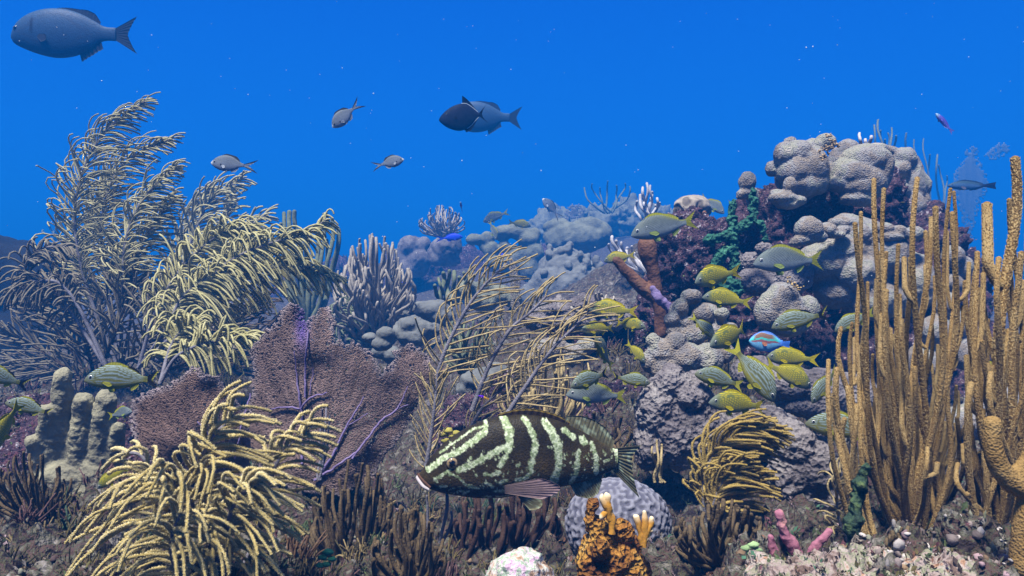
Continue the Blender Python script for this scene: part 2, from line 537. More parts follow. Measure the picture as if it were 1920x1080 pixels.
scatter_src = []   # (V, N) of rough rock that carries growth
o, V, Nn = lump('reef_rock', None, None,
    [(1300, 490, 78, 66, 0, 1.2), (1345, 440, 62, 34, 0, 1.2), (1440, 430, 60, 60, .1, 1.3), (1500, 400, 80, 60, .15, 1.2), (1290, 415, 52, 24, .2), (1600, 400, 90, 70, .3, 1.2),
     (1480, 460, 90, 70, .12, 1.2), (1600, 560, 170, 130, .4, 1.2), (1420, 600, 150, 110, .25, 1.2), (1270, 590, 70, 90, .2, 1.2), (1680, 500, 110, 120, .5), (1790, 560, 60, 80, .5),
     (1250, 720, 90, 110, .15, 1.2), (1450, 740, 170, 120, .2, 1.2), (1640, 740, 170, 170, .3, 1.2), (1780, 740, 120, 160, .5), (1350, 880, 150, 90, -.25, 1.2), (1520, 900, 120, 100, -.2, 1.0),
     (1460, 950, 120, 60, -.45), (1160, 640, 60, 50, .1), (1100, 620, 80, 34, .25), (1300, 402, 40, 24, .3)],
    2.74, 'rock', voxel=0.0075, smooth=2, amp=0.05, nscale=9, amp2=0.014, nscale2=45, kind='structure')
scatter_src.append((V, Nn))
for lobes, d, s in (([(40, 515, 110, 66), (-60, 530, 160, 95), (105, 500, 40, 50), (70, 600, 90, 60), (20, 640, 130, 80), (-80, 640, 160, 90)], 3.3, 3),):
    o, V, Nn = lump('rock_ledge', None, None, lobes, d, 'farrock', smooth=4, amp=0.05, nscale=3, amp2=0.012, nscale2=14, kind='structure', voxel=.03)
o, V, Nn = lump('rock_ridge', None, None, [(1180, 412, 46, 36), (1130, 420, 46, 36), (1085, 425, 40, 34), (1040, 440, 50, 40), (1230, 425, 60, 40)], 5.6, 'boulder_far', smooth=1, amp=0.06, nscale=9, amp2=0.03, nscale2=30, voxel=.014, kind='structure')
o, V, Nn = lump('reef_crest', None, None, [(800, 530, 90, 55), (900, 540, 90, 60), (1000, 540, 80, 70), (740, 560, 70, 60), (690, 540, 60, 40, .3), (600, 560, 90, 70, .4), (1130, 560, 80, 60, .1)], 4.6, 'rock', voxel=.012, smooth=2, amp=0.07, nscale=7, amp2=0.02, nscale2=30, kind='structure')
scatter_src.append((V, Nn))
o, V, Nn = lump('reef_slope', None, None, [(880, 830, 70, 90), (960, 860, 110, 80), (840, 900, 60, 60), (1060, 840, 100, 90, .1), (1150, 800, 60, 90, .1), (940, 745, 40, 50, .15)], 2.35, 'rock', voxel=.008, smooth=2, amp=0.05, nscale=9, amp2=0.014, nscale2=45, kind='structure')
scatter_src.append((V, Nn))
o, V, Nn = lump('reef_slope', None, None, [(150, 900, 150, 120), (40, 860, 110, 110, .1), (280, 930, 120, 90), (100, 990, 160, 60, -.15)], 2.1, 'rock', voxel=.009, smooth=2, amp=0.05, nscale=9, amp2=0.014, nscale2=45, kind='structure')
scatter_src.append((V, Nn))

o, V, Nn = lump('reef_crust', None, None, [(1480, 1085, 60, 34), (1560, 1080, 70, 32), (1640, 1075, 70, 34), (1720, 1085, 80, 36), (1800, 1070, 70, 36), (1880, 1062, 70, 44), (1950, 1055, 60, 50), (1540, 1100, 120, 50, -.06), (1760, 1105, 160, 50, -.06), (1655, 1048, 22, 14, .02), (1500, 1052, 20, 12)], 1.02, 'crust',
    voxel=.0042, smooth=1, amp=.016, nscale=22, amp2=.008, nscale2=75, kind='structure')
scatter_src.append((V, Nn))
SG = 'star coral colonies on the reef mound'
BO = dict(mat='boulder', amp=0.008, nscale=16, amp2=0.002, nscale2=80)
def coral(label, lobes, d, mat='boulder', name='star_coral', cat='coral', **k):
    kw = dict(amp=0.0045, nscale=15, amp2=0.0012, nscale2=95)
    kw.update(k)
    return lump(name, label, cat, lobes, d, mat, **kw)[0]

coral('knobbly grey star coral on the mound top, gold polyp tuft at its peak', [(1471, 290, 21, 24), (1500, 286, 22, 22), (1522, 280, 20, 18, .03), (1547, 266, 20, 16, .05), (1490, 322, 33, 30), (1525, 312, 28, 36), (1502, 346, 33, 24),
      (1530, 342, 24, 24), (1446, 316, 12, 16, .05), (1480, 266, 12, 10, .04), (1500, 330, 46, 50, .09)], 2.66)
coral('small tan plate coral with a knob, tucked under the knobbly mound top coral', [(1481, 348, 12, 16), (1468, 372, 30, 13), (1490, 376, 22, 12), (1476, 384, 24, 9), (1455, 362, 14, 8, .02)], 2.58, ry=1.3)
coral('broad grey star coral plate with drooping skirt, largest on the mound top', [(1622, 302, 46, 32), (1650, 318, 23, 42), (1600, 328, 46, 34), (1580, 344, 34, 16, -.01), (1612, 352, 42, 22, -.02), (1606, 372, 32, 14, -.03), (1618, 380, 24, 8, -.03), (1570, 335, 18, 14), (1630, 340, 34, 34, -.02)], 2.66)
coral('narrow ridge of star coral standing behind the broad skirted plate', [(1590, 280, 20, 20), (1572, 302, 18, 26), (1556, 322, 14, 18)], 2.78)
coral('cluster of rounded star coral knobs stepping down beside the broad skirted plate', [(1644, 280, 22, 13), (1668, 283, 16, 10), (1692, 300, 26, 24), (1687, 317, 20, 18, -.03), (1707, 338, 22, 19), (1731, 348, 13, 24, .03), (1681, 358, 25, 19, -.05), (1674, 381, 17, 17, -.07),
      (1707, 388, 27, 29, -.02), (1729, 382, 14, 24, .02), (1711, 414, 24, 20), (1733, 404, 11, 22), (1690, 350, 40, 70, .1)], 2.82)
coral('lone egg shaped star coral knob overhanging the mound edge above open water', [(1402, 340, 17, 21), (1399, 363, 19, 9), (1394, 370, 16, 5), (1412, 372, 12, 22, .05)], 2.66)
coral('domed star coral with a flared lip in the maroon hollow', [(1515, 430, 27, 24), (1508, 450, 27, 10), (1500, 456, 22, 7), (1535, 445, 16, 12)], 2.46)
coral('pair of small flat star coral lobes beside the flared dome coral', [(1552, 431, 19, 13), (1580, 432, 16, 11, .02), (1566, 440, 22, 8)], 2.48)
coral('wide wavy wall of grey star coral behind the tan sea rods', [(1595, 420, 40, 18), (1612, 440, 46, 30), (1580, 470, 50, 34), (1545, 495, 50, 36), (1600, 515, 60, 48), (1655, 480, 50, 50), (1640, 560, 60, 44), (1570, 545, 44, 30), (1700, 530, 50, 60, .05)], 2.54, amp=0.014, nscale=10)
coral('row of pale star coral knobs above the wavy coral wall', [(1660, 428, 17, 10), (1686, 432, 15, 11), (1670, 444, 25, 10), (1712, 438, 18, 15)], 2.5)
coral('dark lumpy star coral behind the silver grunt', [(1432, 466, 15, 12), (1418, 490, 26, 20, .03), (1420, 530, 42, 24), (1455, 520, 30, 26), (1490, 520, 34, 30, .02), (1385, 540, 22, 16, .02)], 2.5, mat='boulder_dark', amp=0.012)
coral('heart shaped pale star coral, two flat lobes facing the camera', [(1468, 553, 32, 24), (1516, 580, 25, 27), (1440, 585, 27, 33), (1480, 598, 42, 34), (1455, 570, 34, 30), (1492, 580, 34, 26)], 2.36, amp=0.005, ry=0.8)
coral('bunch of round star coral balls below the yellow grunts', [(1297, 556, 20, 15), (1276, 577, 17, 17), (1317, 588, 21, 19), (1355, 588, 14, 14), (1367, 613, 17, 11), (1260, 599, 16, 17), (1287, 604, 13, 12), (1300, 628, 25, 21), (1264, 622, 15, 12),
      (1335, 622, 22, 16), (1320, 600, 40, 34, .07), (1282, 590, 30, 30, .07)], 2.26, amp=0.003)
coral('smooth bulging star coral slope under the bunch of round balls', [(1226, 636, 18, 15), (1240, 660, 26, 28), (1266, 642, 24, 24), (1285, 672, 36, 32), (1250, 692, 38, 26), (1325, 676, 28, 30), (1350, 660, 24, 20, .03), (1218, 680, 16, 22)], 2.2, amp=0.008)
coral('large rough peaked star coral boulder behind the striped grouper tail', [(1252, 722, 40, 30), (1288, 742, 44, 38), (1235, 772, 42, 52), (1268, 812, 60, 58), (1222, 838, 36, 48), (1312, 798, 42, 52), (1335, 815, 40, 42), (1255, 700, 20, 14), (1310, 712, 22, 14)], 1.95, mat='boulder_dark',
      amp=0.013, nscale=14, amp2=0.005, nscale2=70)
coral('flat pale coral slab beneath the lowest yellow grunt', [(1392, 808, 66, 44), (1440, 792, 44, 36), (1370, 780, 36, 24), (1470, 790, 30, 22)], 2.0, mat='boulder_dark', amp=0.010, nscale=14, amp2=0.004, nscale2=70)
coral('overhanging mauve star coral shelf above a dark gap', [(1480, 720, 60, 34), (1540, 730, 66, 42), (1590, 740, 50, 44), (1520, 758, 70, 24), (1560, 775, 60, 16), (1420, 700, 44, 30, .05)], 2.14, amp=0.012, mat='boulder_dark')
coral('steep bluish grey coral slab leaning behind the ochre plume', [(1490, 835, 44, 48), (1525, 880, 48, 64), (1482, 890, 42, 54), (1545, 930, 46, 56), (1512, 930, 44, 46), (1550, 970, 32, 30), (1470, 800, 26, 20)], 1.66, mat='boulder_dark', ry=.8, amp=0.008, amp2=0.004, nscale2=80)
coral('two round star coral knobs between the sea rod stands', [(1787, 480, 22, 22), (1783, 532, 24, 19), (1806, 500, 18, 22, .02)], 2.7)
coral('low pale star coral bulges behind the tan sea rods', [(1773, 572, 24, 24), (1795, 610, 30, 26), (1755, 620, 30, 30), (1812, 660, 40, 34), (1740, 680, 40, 40, .04)], 2.5)
coral('pale star coral bulge low behind the tall tan rods', [(1870, 760, 60, 40), (1820, 790, 50, 36), (1900, 800, 40, 44)], 2.2)

# middle distance
knobs = [(1030, 466, 6, 9), (1069, 461, 6, 9), (1050, 470, 8, 7), (1064, 468, 6, 8), (1030, 476, 7, 8), (1088, 477, 6, 8), (1101, 484, 6, 8), (1100, 494, 7, 8), (1118, 490, 6, 8), (1126, 500, 7, 8), (1143, 511, 7, 9),
         (1095, 508, 6, 7), (1066, 497, 6, 7), (1040, 520, 5, 5), (1120, 528, 6, 6), (1080, 522, 5, 5), (1060, 535, 6, 6), (1110, 545, 5, 5), (1020, 510, 5, 6), (1150, 530, 7, 9)]
coral('grey blue cone shaped coral hill studded with small knobs', [(1068, 545, 80, 60), (1062, 510, 52, 46), (1055, 485, 28, 20), (1100, 520, 44, 36), (1130, 545, 40, 40), (1010, 560, 40, 34)] + [(a, b, c * 1.25, e * 1.25, -.40 * math.sqrt(max(0, 1 - ((a - 1068) / 92) ** 2 - ((b - 548) / 92) ** 2))) for a, b, c, e in knobs],
      3.7, mat='mustard', smooth=1, amp=0.010, name='hill_coral', voxel=.0058)
coral('large greenish coral boulder with a creased cap on the far crest', [(1082, 448, 54, 32), (1046, 424, 27, 16), (1105, 423, 34, 16), (1128, 438, 20, 26), (1075, 432, 40, 14, -.1), (1110, 440, 26, 14, -.08), (1050, 452, 30, 34)], 4.4, mat='boulder_far', amp=0.012, nscale=9)
coral('cluster of smooth greenish coral heads heaped along the crest', [(890, 449, 16, 12), (913, 448, 14, 14), (943, 436, 20, 14), (968, 434, 23, 16), (990, 447, 22, 18), (1003, 440, 11, 14), (920, 468, 15, 18), (947, 464, 11, 16), (960, 467, 9, 10), (969, 473, 11, 12),
      (1000, 476, 23, 22), (993, 502, 21, 28), (906, 464, 9, 8), (925, 490, 16, 16), (960, 490, 30, 30, .12)], 4.2, mat='boulder_far', amp=0.006)
coral('dark square shouldered coral block under the far bush coral', [(836, 468, 30, 26), (852, 462, 18, 20), (820, 478, 20, 20), (840, 488, 26, 12)], 4.3, mat='boulder_dark', amp=0.012, nscale=9)
coral('grey twin humped coral head at the crest beside the pale bush', [(768, 464, 24, 22), (793, 460, 15, 14), (755, 480, 18, 18), (785, 485, 30, 20), (770, 500, 36, 24, .05)], 4.4, mat='boulder_dark', amp=0.014, nscale=9)
coral('smooth pale blue grey coral slab behind the tan plumes', [(805, 580, 38, 18), (780, 588, 24, 18), (825, 592, 30, 20), (812, 568, 22, 9)], 3.0, mat='mustard', amp=0.008, voxel=.006)
coral('low crumpled pale coral hump just below the smooth slab', [(772, 612, 26, 18), (797, 620, 26, 20), (755, 622, 20, 18), (778, 632, 34, 16)], 2.85, mat='mustard', amp=0.012, nscale=22, voxel=.006)
coral('small round pale coral ball at the top edge of the purple fan', [(723, 627, 17, 14), (717, 645, 20, 14)], 2.75, mat='mustard', amp=0.005)
coral('little pale coral nub behind the ragged fan edge', [(693, 634, 15, 11), (735, 665, 22, 18, .02), (710, 660, 16, 14)], 2.8, mat='mustard', amp=0.006)
coral('pale dome of grooved brain coral on the rocky shoulder, fish beside it', [(1298, 388, 36, 24), (1310, 392, 26, 18), (1285, 394, 24, 16)], 2.95, mat='brain_top', name='brain_coral', amp=0.004)
BV, BQ, BN = union(px_ells([(1160, 985, 99, 88), (1120, 985, 56, 66), (1200, 985, 58, 66)], 1.62, .78), .0028, 8)
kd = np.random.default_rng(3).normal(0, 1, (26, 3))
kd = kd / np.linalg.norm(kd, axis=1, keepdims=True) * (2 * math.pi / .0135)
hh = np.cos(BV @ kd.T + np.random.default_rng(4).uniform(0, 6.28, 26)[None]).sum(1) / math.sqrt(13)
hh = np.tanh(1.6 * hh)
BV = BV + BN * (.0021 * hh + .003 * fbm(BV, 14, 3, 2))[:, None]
bc = (BV.min(0) + BV.max(0)) / 2
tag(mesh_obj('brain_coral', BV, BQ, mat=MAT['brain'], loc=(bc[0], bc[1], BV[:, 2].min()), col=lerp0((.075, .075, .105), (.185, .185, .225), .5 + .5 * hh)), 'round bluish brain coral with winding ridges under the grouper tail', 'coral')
coral('pale grey green coral mound between the tan plumes', [(905, 715, 44, 26), (930, 700, 24, 20), (880, 730, 26, 20)], 2.5, mat='mustard', amp=0.01)
pf = []
for (x0, y0, x1, y1, r0, r1) in ((117, 706, 116, 850, 16, 24), (156, 752, 146, 880, 16, 26), (198, 750, 190, 870, 19, 25), (181, 784, 180, 850, 9, 12), (88, 775, 100, 870, 17, 26), (222, 800, 206, 870, 12, 18), (62, 830, 84, 900, 14, 22)):
    for t_ in np.linspace(0, 1, 12):
        r_ = r0 + (r1 - r0) * t_
        pf.append((x0 + (x1 - x0) * t_, y0 + (y1 - y0) * t_, r_, r_, .05 * t_))
coral('pillar coral with blunt upright greenish tan fingers', pf + [(130, 890, 62, 40, .06), (185, 880, 40, 40, .06), (105, 930, 56, 46, .06), (165, 925, 50, 40, .06)],
      1.85, mat='pillar', name='pillar_coral', amp=0.0045, nscale=24, amp2=0.0018, voxel=.0042)
coral('round greenish coral heads low on the slope behind the tallest central plume', [(880, 545, 24, 20), (910, 538, 20, 18), (935, 552, 24, 20), (905, 565, 34, 20), (960, 560, 18, 16), (850, 560, 18, 14)], 3.1, mat='boulder_far', amp=.008)
coral('crumbly pale coral ledge under the studded hill coral', [(1050, 585, 44, 20), (1100, 580, 40, 22), (1145, 578, 34, 18), (1080, 600, 60, 20), (1010, 600, 30, 16), (1160, 600, 30, 18)], 2.72, mat='boulder_dark', amp=.016, nscale=22, amp2=.004)
coral('small grey coral mound peeping between the central plumes and grunts', [(1035, 655, 36, 24), (1070, 665, 30, 22), (1010, 672, 26, 18), (1100, 650, 22, 16)], 2.5, mat='boulder', amp=.006)

# ------------------------------------------------------------------ sponges and odd rocks
def tube_thing(name, label, cat, paths, d, mat, wob=0.25, nscale=50, part=None, group=None, sides=18, n=60, seed=0):
    """paths: lists of (px, py, r_px[, dd]) joined into one rough body"""
    d = far_d(d)
    ells = []
    for pth in paths:
        A = np.array([(*p[:3], p[3] if len(p) > 3 else 0.0) for p in pth], float)
        c = catmull(A, max(8, 8 * len(A)))
        for px, py, r, dd in c:
            m = (d + dd) / F
            ells.append((P(px, py, d + dd), (r * m,) * 3))
    V, q, Nn = union(ells, min(e[1][0] for e in ells) / 3.2, 3)
    rm = np.mean([e[1][0] for e in ells])
    V = V + Nn * (rm * wob * fbm(V, nscale, 3, seed))[:, None]
    base = min((e[0] for e in ells), key=lambda c: c[2])
    return tag(mesh_obj(name, V, q, mat=MAT[mat], loc=base), label, cat, group)

tube_thing('rope_sponge', 'knobbly green rope sponge climbing the rock with upright arms', 'sponge',
           [[(1374, 382, 7), (1373, 410, 8), (1376, 450, 9), (1378, 500, 8)], [(1411, 358, 6), (1413, 385, 8), (1408, 412, 8), (1380, 432, 9), (1345, 448, 10), (1326, 450, 8)], [(1378, 468, 8), (1355, 475, 10), (1340, 500, 8)],
            [(1412, 412, 6), (1428, 425, 6), (1436, 450, 5)]], 2.43, 'greensponge', wob=0.45, nscale=70)
tube_thing('rope_sponge', 'small green sponge scrap behind a yellow grunt', 'sponge', [[(1355, 530, 14), (1380, 545, 14), (1345, 552, 8)]], 2.42, 'greensponge', wob=0.5, nscale=60)
tube_thing('tube_sponge', 'brown forked tube sponge leaning beside the purple rock', 'sponge',
           [[(1157, 488, 9), (1175, 510, 11), (1205, 540, 13), (1232, 560, 12)], [(1212, 462, 18), (1216, 480, 17), (1224, 510, 12), (1234, 560, 10)], [(1232, 560, 12), (1238, 590, 12), (1238, 625, 12)]], 2.5, 'brownsponge', wob=0.12, nscale=30)
tube_thing('finger_sponge', 'dark violet finger sponge crossing the brown tube sponge', 'sponge', [[(1224, 542, 6), (1232, 555, 9), (1246, 570, 8), (1260, 584, 7)]], 2.42, 'fanvein', wob=0.3)
tube_thing('finger_sponge', 'pink finger sponge rising from pale rubble', 'sponge', [[(1461, 962, 8), (1465, 980, 10), (1473, 1002, 11), (1486, 1024, 12), (1502, 1052, 14)]], 1.12, 'pink', wob=.28, nscale=75)
tube_thing('finger_sponge', 'short purple orange tipped sponge stump on the pale crust', 'sponge', [[(1553, 996, 7), (1545, 1008, 8), (1530, 1022, 8), (1518, 1046, 9)]], 1.12, 'pink', wob=.3, nscale=75)
tube_thing('finger_sponge', 'small red brown sponge nub beside the pink finger sponge', 'sponge', [[(1445, 1008, 6), (1447, 1022, 8), (1452, 1040, 9)]], 1.12, 'pink', wob=0.25, nscale=60)
tube_thing('column_sponge', 'dark column overgrown with green algae before the tan rods', 'sponge', [[(1622, 878, 9), (1615, 905, 13), (1608, 945, 12), (1603, 985, 14), (1600, 1040, 17)]], 1.12, 'darkgreen', wob=0.6, nscale=70)
tube_thing('sea_rod', 'thick ochre finger of a sea rod bending at the frame edge', 'sea rod',
           [[(1861, 796, 17), (1862, 840, 18), (1876, 880, 19), (1905, 908, 22), (1940, 915, 24)], [(1905, 908, 22), (1918, 880, 16), (1950, 830, 15)], [(1940, 915, 22), (1926, 980, 24), (1920, 1060, 26)]], 0.92, 'rod_tan', wob=0.05, nscale=90)
lump('orange_sponge', 'orange sponge pillar with a forked top and red hollow before the brain coral', 'sponge',
     [(1110, 952, 13, 16), (1106, 975, 16, 22), (1118, 990, 22, 22), (1122, 1030, 32, 34), (1108, 1060, 24, 40), (1162, 985, 17, 14), (1170, 1005, 20, 26), (1160, 1050, 44, 34), (1180, 1080, 40, 40), (1130, 1090, 50, 40), (1128, 1028, 22, 20, -.03), (1190, 1020, 12, 22, .02)],
     1.02, 'orange', voxel=.003, smooth=3, amp=0.008, nscale=24, amp2=0.003, nscale2=90)
lump('encrusted_rock', 'white crusted dome of rock with pink and green specks at the bottom edge', 'rock',
     [(968, 1075, 58, 46), (940, 1082, 34, 36), (1000, 1085, 36, 36)], 0.95, 'whiterock', voxel=.0035, smooth=3, amp=0.008, nscale=24, amp2=0.003, nscale2=90)

def fire(label, base, tips, d):
    t = thing('fire_coral', label, 'fire coral', P(*base, d))
    for pth in tips:
        A = catmull(np.array([(*p, 0) for p in pth], float), 14)
        Pt = np.array([P(a[0], a[1], d) for a in A])
        rr = A[:, 2] * d / F
        V, q = tubes(Pt, rr, 10)
        V = V + 0.0015 * np.stack([fbm(V, 140, 2, 5), 0 * V[:, 0], fbm(V, 140, 2, 9)], 1)
        s = np.repeat(np.linspace(0, 1, 17), 10)
        w = np.clip((s - .62) / .3, 0, 1)[:, None]
        c = np.array([[.55, .26, .03]]) * (1 - w) + np.array([[.85, .72, .45]]) * w
        mesh_obj('branch', V, q, mat=MAT['fire'], parent=t, col=c)
fire('amber fire coral tuft with white tips beside the orange sponge peak', (1145, 1000), [[(1148, 1000, 6), (1146, 970, 6), (1134, 942, 8), (1128, 932, 6)], [(1146, 975, 6), (1140, 950, 8), (1138, 930, 6)], [(1146, 1000, 5), (1149, 975, 5), (1145, 955, 5)], [(1138, 960, 6), (1130, 968, 5)]], 1.0)
fire('amber fire coral tuft with white tips against the brain coral ridges', (1210, 1025), [[(1205, 1020, 6), (1198, 990, 6), (1193, 970, 6)], [(1208, 1025, 6), (1210, 990, 8), (1209, 962, 4)], [(1211, 1000, 7), (1220, 985, 6), (1222, 972, 5)], [(1210, 1010, 6), (1214, 998, 6), (1222, 995, 4)], [(1206, 1025, 5), (1212, 1008, 6)]], 1.0)

# ------------------------------------------------------------------ soft corals
def branchlets(stem_px, n=40, bl=80, a0=55, bend=(0.35, 0, -0.3), rpx=2.0, s0=0.25, yj=0.5, prof=(0.6, 1.0, 0.35), N_=10, seed=0, curl=1.0, side=(1.0, 1.0)):
    """pinnate branchlets along one stem; returns stem points, stem depth, paths, radii"""
    rg = np.random.default_rng(seed)
    A = catmull(np.array(stem_px, float), 60)
    S = np.array([P(*a) for a in A])
    T = tangents(S)
    m = A[:, 2].mean() / F
    paths, rads = [], []
    k = 0
    for i in range(n):
        for sg in (-1, 1):
            s = s0 + (1 - s0) * (i + rg.uniform(0, .9)) / n
            j = min(s * 59, 58.999)
            j0 = int(j)
            b = S[j0] + (S[j0 + 1] - S[j0]) * (j - j0)
            t = T[j0]
            nrm = np.array([rg.normal(0, .15), 1.0, rg.normal(0, .15)])
            sv = np.cross(t, nrm)
            sv /= np.linalg.norm(sv)
            a = R(a0 + rg.normal(0, 9)) * (1 - 0.45 * s)
            dr = t * math.cos(a) + sg * sv * math.sin(a) + np.array([0, rg.normal(0, yj), 0])
            dr /= np.linalg.norm(dr)
            pr = np.interp(s, [s0, (1 + s0) / 2, 1], prof)
            Ln = bl * m * pr * rg.uniform(.78, 1.15) * side[0 if sg < 0 else 1]
            tt = np.linspace(0, 1, N_)[:, None]
            bd = np.array(bend) * rg.uniform(.8, 1.3) * 2.0 * curl + rg.normal(0, .16, 3)
            wv = np.cumsum(rg.normal(0, .05, (N_, 3)), 0)
            dirs = dr * (1 - .45 * tt) + bd * tt ** 1.25 + wv
            dirs /= np.linalg.norm(dirs, axis=1, keepdims=True)
            pth = b + np.vstack([np.zeros(3), np.cumsum(dirs[:-1], 0)]) * (Ln * 1.12 / (N_ - 1))
            paths.append(pth)
            r = rpx * m * rg.uniform(.85, 1.15)
            rads.append(r * np.linspace(1.0, .82, N_))
    return S, m, np.array(paths), np.array(rads)

def spikes(paths, rads, per=26, around=5, h=1.0, seed=0):
    """polyps: tiny three sided points standing on the branchlets"""
    rg = np.random.default_rng(seed)
    M, Nn, _ = paths.shape
    T = tangents(paths)
    m_ = np.arange(M)[:, None]
    out = []
    for a in range(around):
        u = np.clip(np.linspace(0.4, Nn - 1.001, per)[None] + rg.uniform(-.6, .6, (M, per)) * (Nn / per), 0, Nn - 1.001)
        j = u.astype(int)
        f = (u - j)[..., None]
        C = paths[m_, j] * (1 - f) + paths[m_, j + 1] * f
        Tt = T[m_, j]
        rr = rads[m_, j]
        U = np.cross(Tt, np.array([0.3, 0.9, 0.2]))
        U /= np.linalg.norm(U, axis=-1, keepdims=True)
        W = np.cross(Tt, U)
        th = 2 * np.pi * a / around + rg.uniform(0, 1.2, C.shape[:2])
        rad = U * np.cos(th)[..., None] + W * np.sin(th)[..., None]
        tn = np.cross(rad, Tt)
        b0 = C + rad * rr[..., None] * .8
        w = (rr * .35)[..., None]
        tip = C + (rad * (1 + h * rg.uniform(.5, 1.0, C.shape[:2])[..., None]) + Tt * .5) * rr[..., None]
        out.append(np.stack([b0 + tn * w, b0 - tn * w * .6 + Tt * w, b0 - tn * w * .6 - Tt * w, tip], 2).reshape(-1, 4, 3))
    V = np.concatenate(out).reshape(-1, 3)
    i = np.arange(0, len(V), 4)[:, None]
    tr = np.concatenate([i + np.array([[0, 1, 3]]), i + np.array([[1, 2, 3]]), i + np.array([[2, 0, 3]])])
    return V, tr

def plume(label, stems, mat, stem_mat='stem_grey', group='feathery sea plumes', name='sea_plume', srpx=4.0, sides=6, polyps=None, polyp_mat='plume_polyp', **kw):
    base = P(*stems[0]['p'][0])
    t = thing(name, label, 'sea plume', base, group)
    sp, bp, pol = [], [], []
    for s in stems:                # every stem grows from the one holdfast
        s['p'][0] = stems[0]['p'][0]
    for i, s in enumerate(stems):
        a = dict(kw)
        a.update({k: v for k, v in s.items() if k != 'p'})
        S, m, pa, ra = branchlets(s['p'], seed=hash((label, i)) % 1000 if False else (len(label) * 7 + i * 13), **a)
        V, q = tubes(S, np.linspace(1.0, .4, len(S)) * srpx * m, 8)
        sp.append((V, q, None, None))
        V, q = tubes(pa, ra, sides)
        bp.append((V, q, None, None))
        if polyps:
            V, tr = spikes(pa, ra, seed=i, **polyps)
            pol.append((V, None, tr, None))
    V, q, _, _ = merge(sp)
    mesh_obj('stem', V, q, mat=MAT[stem_mat], parent=t)
    V, q, _, _ = merge(bp)
    f = mesh_obj('foliage', V, q, mat=MAT[mat], parent=t)
    if pol:
        V, _, tr, _ = merge(pol)
        mesh_obj('polyp_fringe', V, tris=tr, mat=MAT[polyp_mat], parent=f)
    return t

def st(d, *pts, **k):
    out = dict(p=[(p[0], p[1], far_d(d) + (p[2] if len(p) > 2 else 0)) for p in pts])
    out.update(k)
    return out

# the grove of plumes
plume('tallest olive sea plume, its thin tip reaching up into open water', [
    st(2.80, (225, 700), (170, 560), (142, 440), (150, 340), (195, 250), (272, 190), n=100, bl=100),
    st(2.85, (232, 700), (200, 530), (190, 420), (215, 330), (262, 285), (318, 262), n=84, bl=95),
    st(2.75, (240, 700), (230, 550), (236, 450), (268, 375), (330, 312), n=80, bl=90),
    st(2.90, (240, 700), (180, 600), (160, 500), (170, 400), (210, 320), n=84, bl=100),
    st(2.77, (245, 700), (250, 570), (255, 490), (290, 420), (325, 370), n=70, bl=85)],
    'plume_olive', a0=52, bend=(0.55, 0, -0.35), rpx=1.5, s0=0.3, prof=(.8, 1.0, .3), side=(.75, 1.0))
plume('hazy upright olive plume behind the drooping one, wispy bent tips', [
    st(3.10, (290, 690), (330, 540), (368, 430), (398, 372), (455, 335), n=44, bl=75),
    st(3.15, (280, 690), (310, 560), (335, 460), (365, 395), (400, 352), n=44, bl=70),
    st(3.05, (300, 680), (370, 560), (425, 480), (470, 425), (500, 400), n=40, bl=70),
    st(3.20, (300, 680), (345, 560), (400, 470), (430, 400), (440, 355), n=40, bl=65)],
    'plume_olive', a0=48, bend=(0.3, 0, -0.25), rpx=1.9, s0=0.35)
plume('bright drooping sea plume with long arching yellow green fringes', [
    st(2.55, (260, 690), (290, 590), (335, 510), (390, 455), (440, 430), (490, 440), n=70, bl=90),
    st(2.50, (300, 670), (360, 560), (430, 490), (510, 455), (575, 440), (610, 412), n=75, bl=85),
    st(2.55, (330, 660), (400, 560), (480, 510), (560, 500), (628, 525), n=70, bl=85),
    st(2.45, (300, 690), (310, 620), (340, 560), (390, 520), (430, 510), n=54, bl=90),
    st(2.60, (280, 690), (330, 600), (420, 540), (500, 480), (540, 450), n=54, bl=80)],
    'plume_bright', a0=62, bend=(0.2, 0, -0.75), rpx=1.95, s0=0.3, yj=.35)
plume('low drooping pale plume just above the purple fan', [
    st(2.07, (300, 720), (330, 670), (380, 645), (430, 638), (478, 632), n=36, bl=70),
    st(2.12, (290, 720), (320, 650), (350, 610), (380, 600), n=30, bl=75)],
    'plume_bright', a0=70, bend=(0.05, 0, -0.75), rpx=2.4, s0=0.3, yj=.35)
plume('plume curling over away from the grove, arched back toward the dark ledge', [
    st(2.70, (200, 690), (150, 580), (110, 530), (60, 525), (48, 495), (80, 466), (135, 462), n=50, bl=60),
    st(2.75, (190, 690), (130, 580), (90, 540), (40, 540), (10, 560), n=40, bl=60)],
    'plume_dim', a0=60, bend=(0.1, 0, -0.55), rpx=2.0, s0=0.35)
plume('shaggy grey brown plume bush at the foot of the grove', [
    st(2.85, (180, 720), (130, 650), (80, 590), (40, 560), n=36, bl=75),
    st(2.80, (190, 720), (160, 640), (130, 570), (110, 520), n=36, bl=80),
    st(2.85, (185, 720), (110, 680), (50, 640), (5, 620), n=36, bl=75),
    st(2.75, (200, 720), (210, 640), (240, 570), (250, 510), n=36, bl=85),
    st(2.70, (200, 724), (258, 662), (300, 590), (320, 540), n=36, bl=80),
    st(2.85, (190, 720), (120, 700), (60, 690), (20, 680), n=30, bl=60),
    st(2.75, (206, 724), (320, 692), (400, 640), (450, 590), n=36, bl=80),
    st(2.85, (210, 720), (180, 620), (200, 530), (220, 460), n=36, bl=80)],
    'plume_dim', stem_mat='stem_brown', a0=42, bend=(-0.05, 0, 0.05), rpx=2.0, s0=0.15, yj=.5)
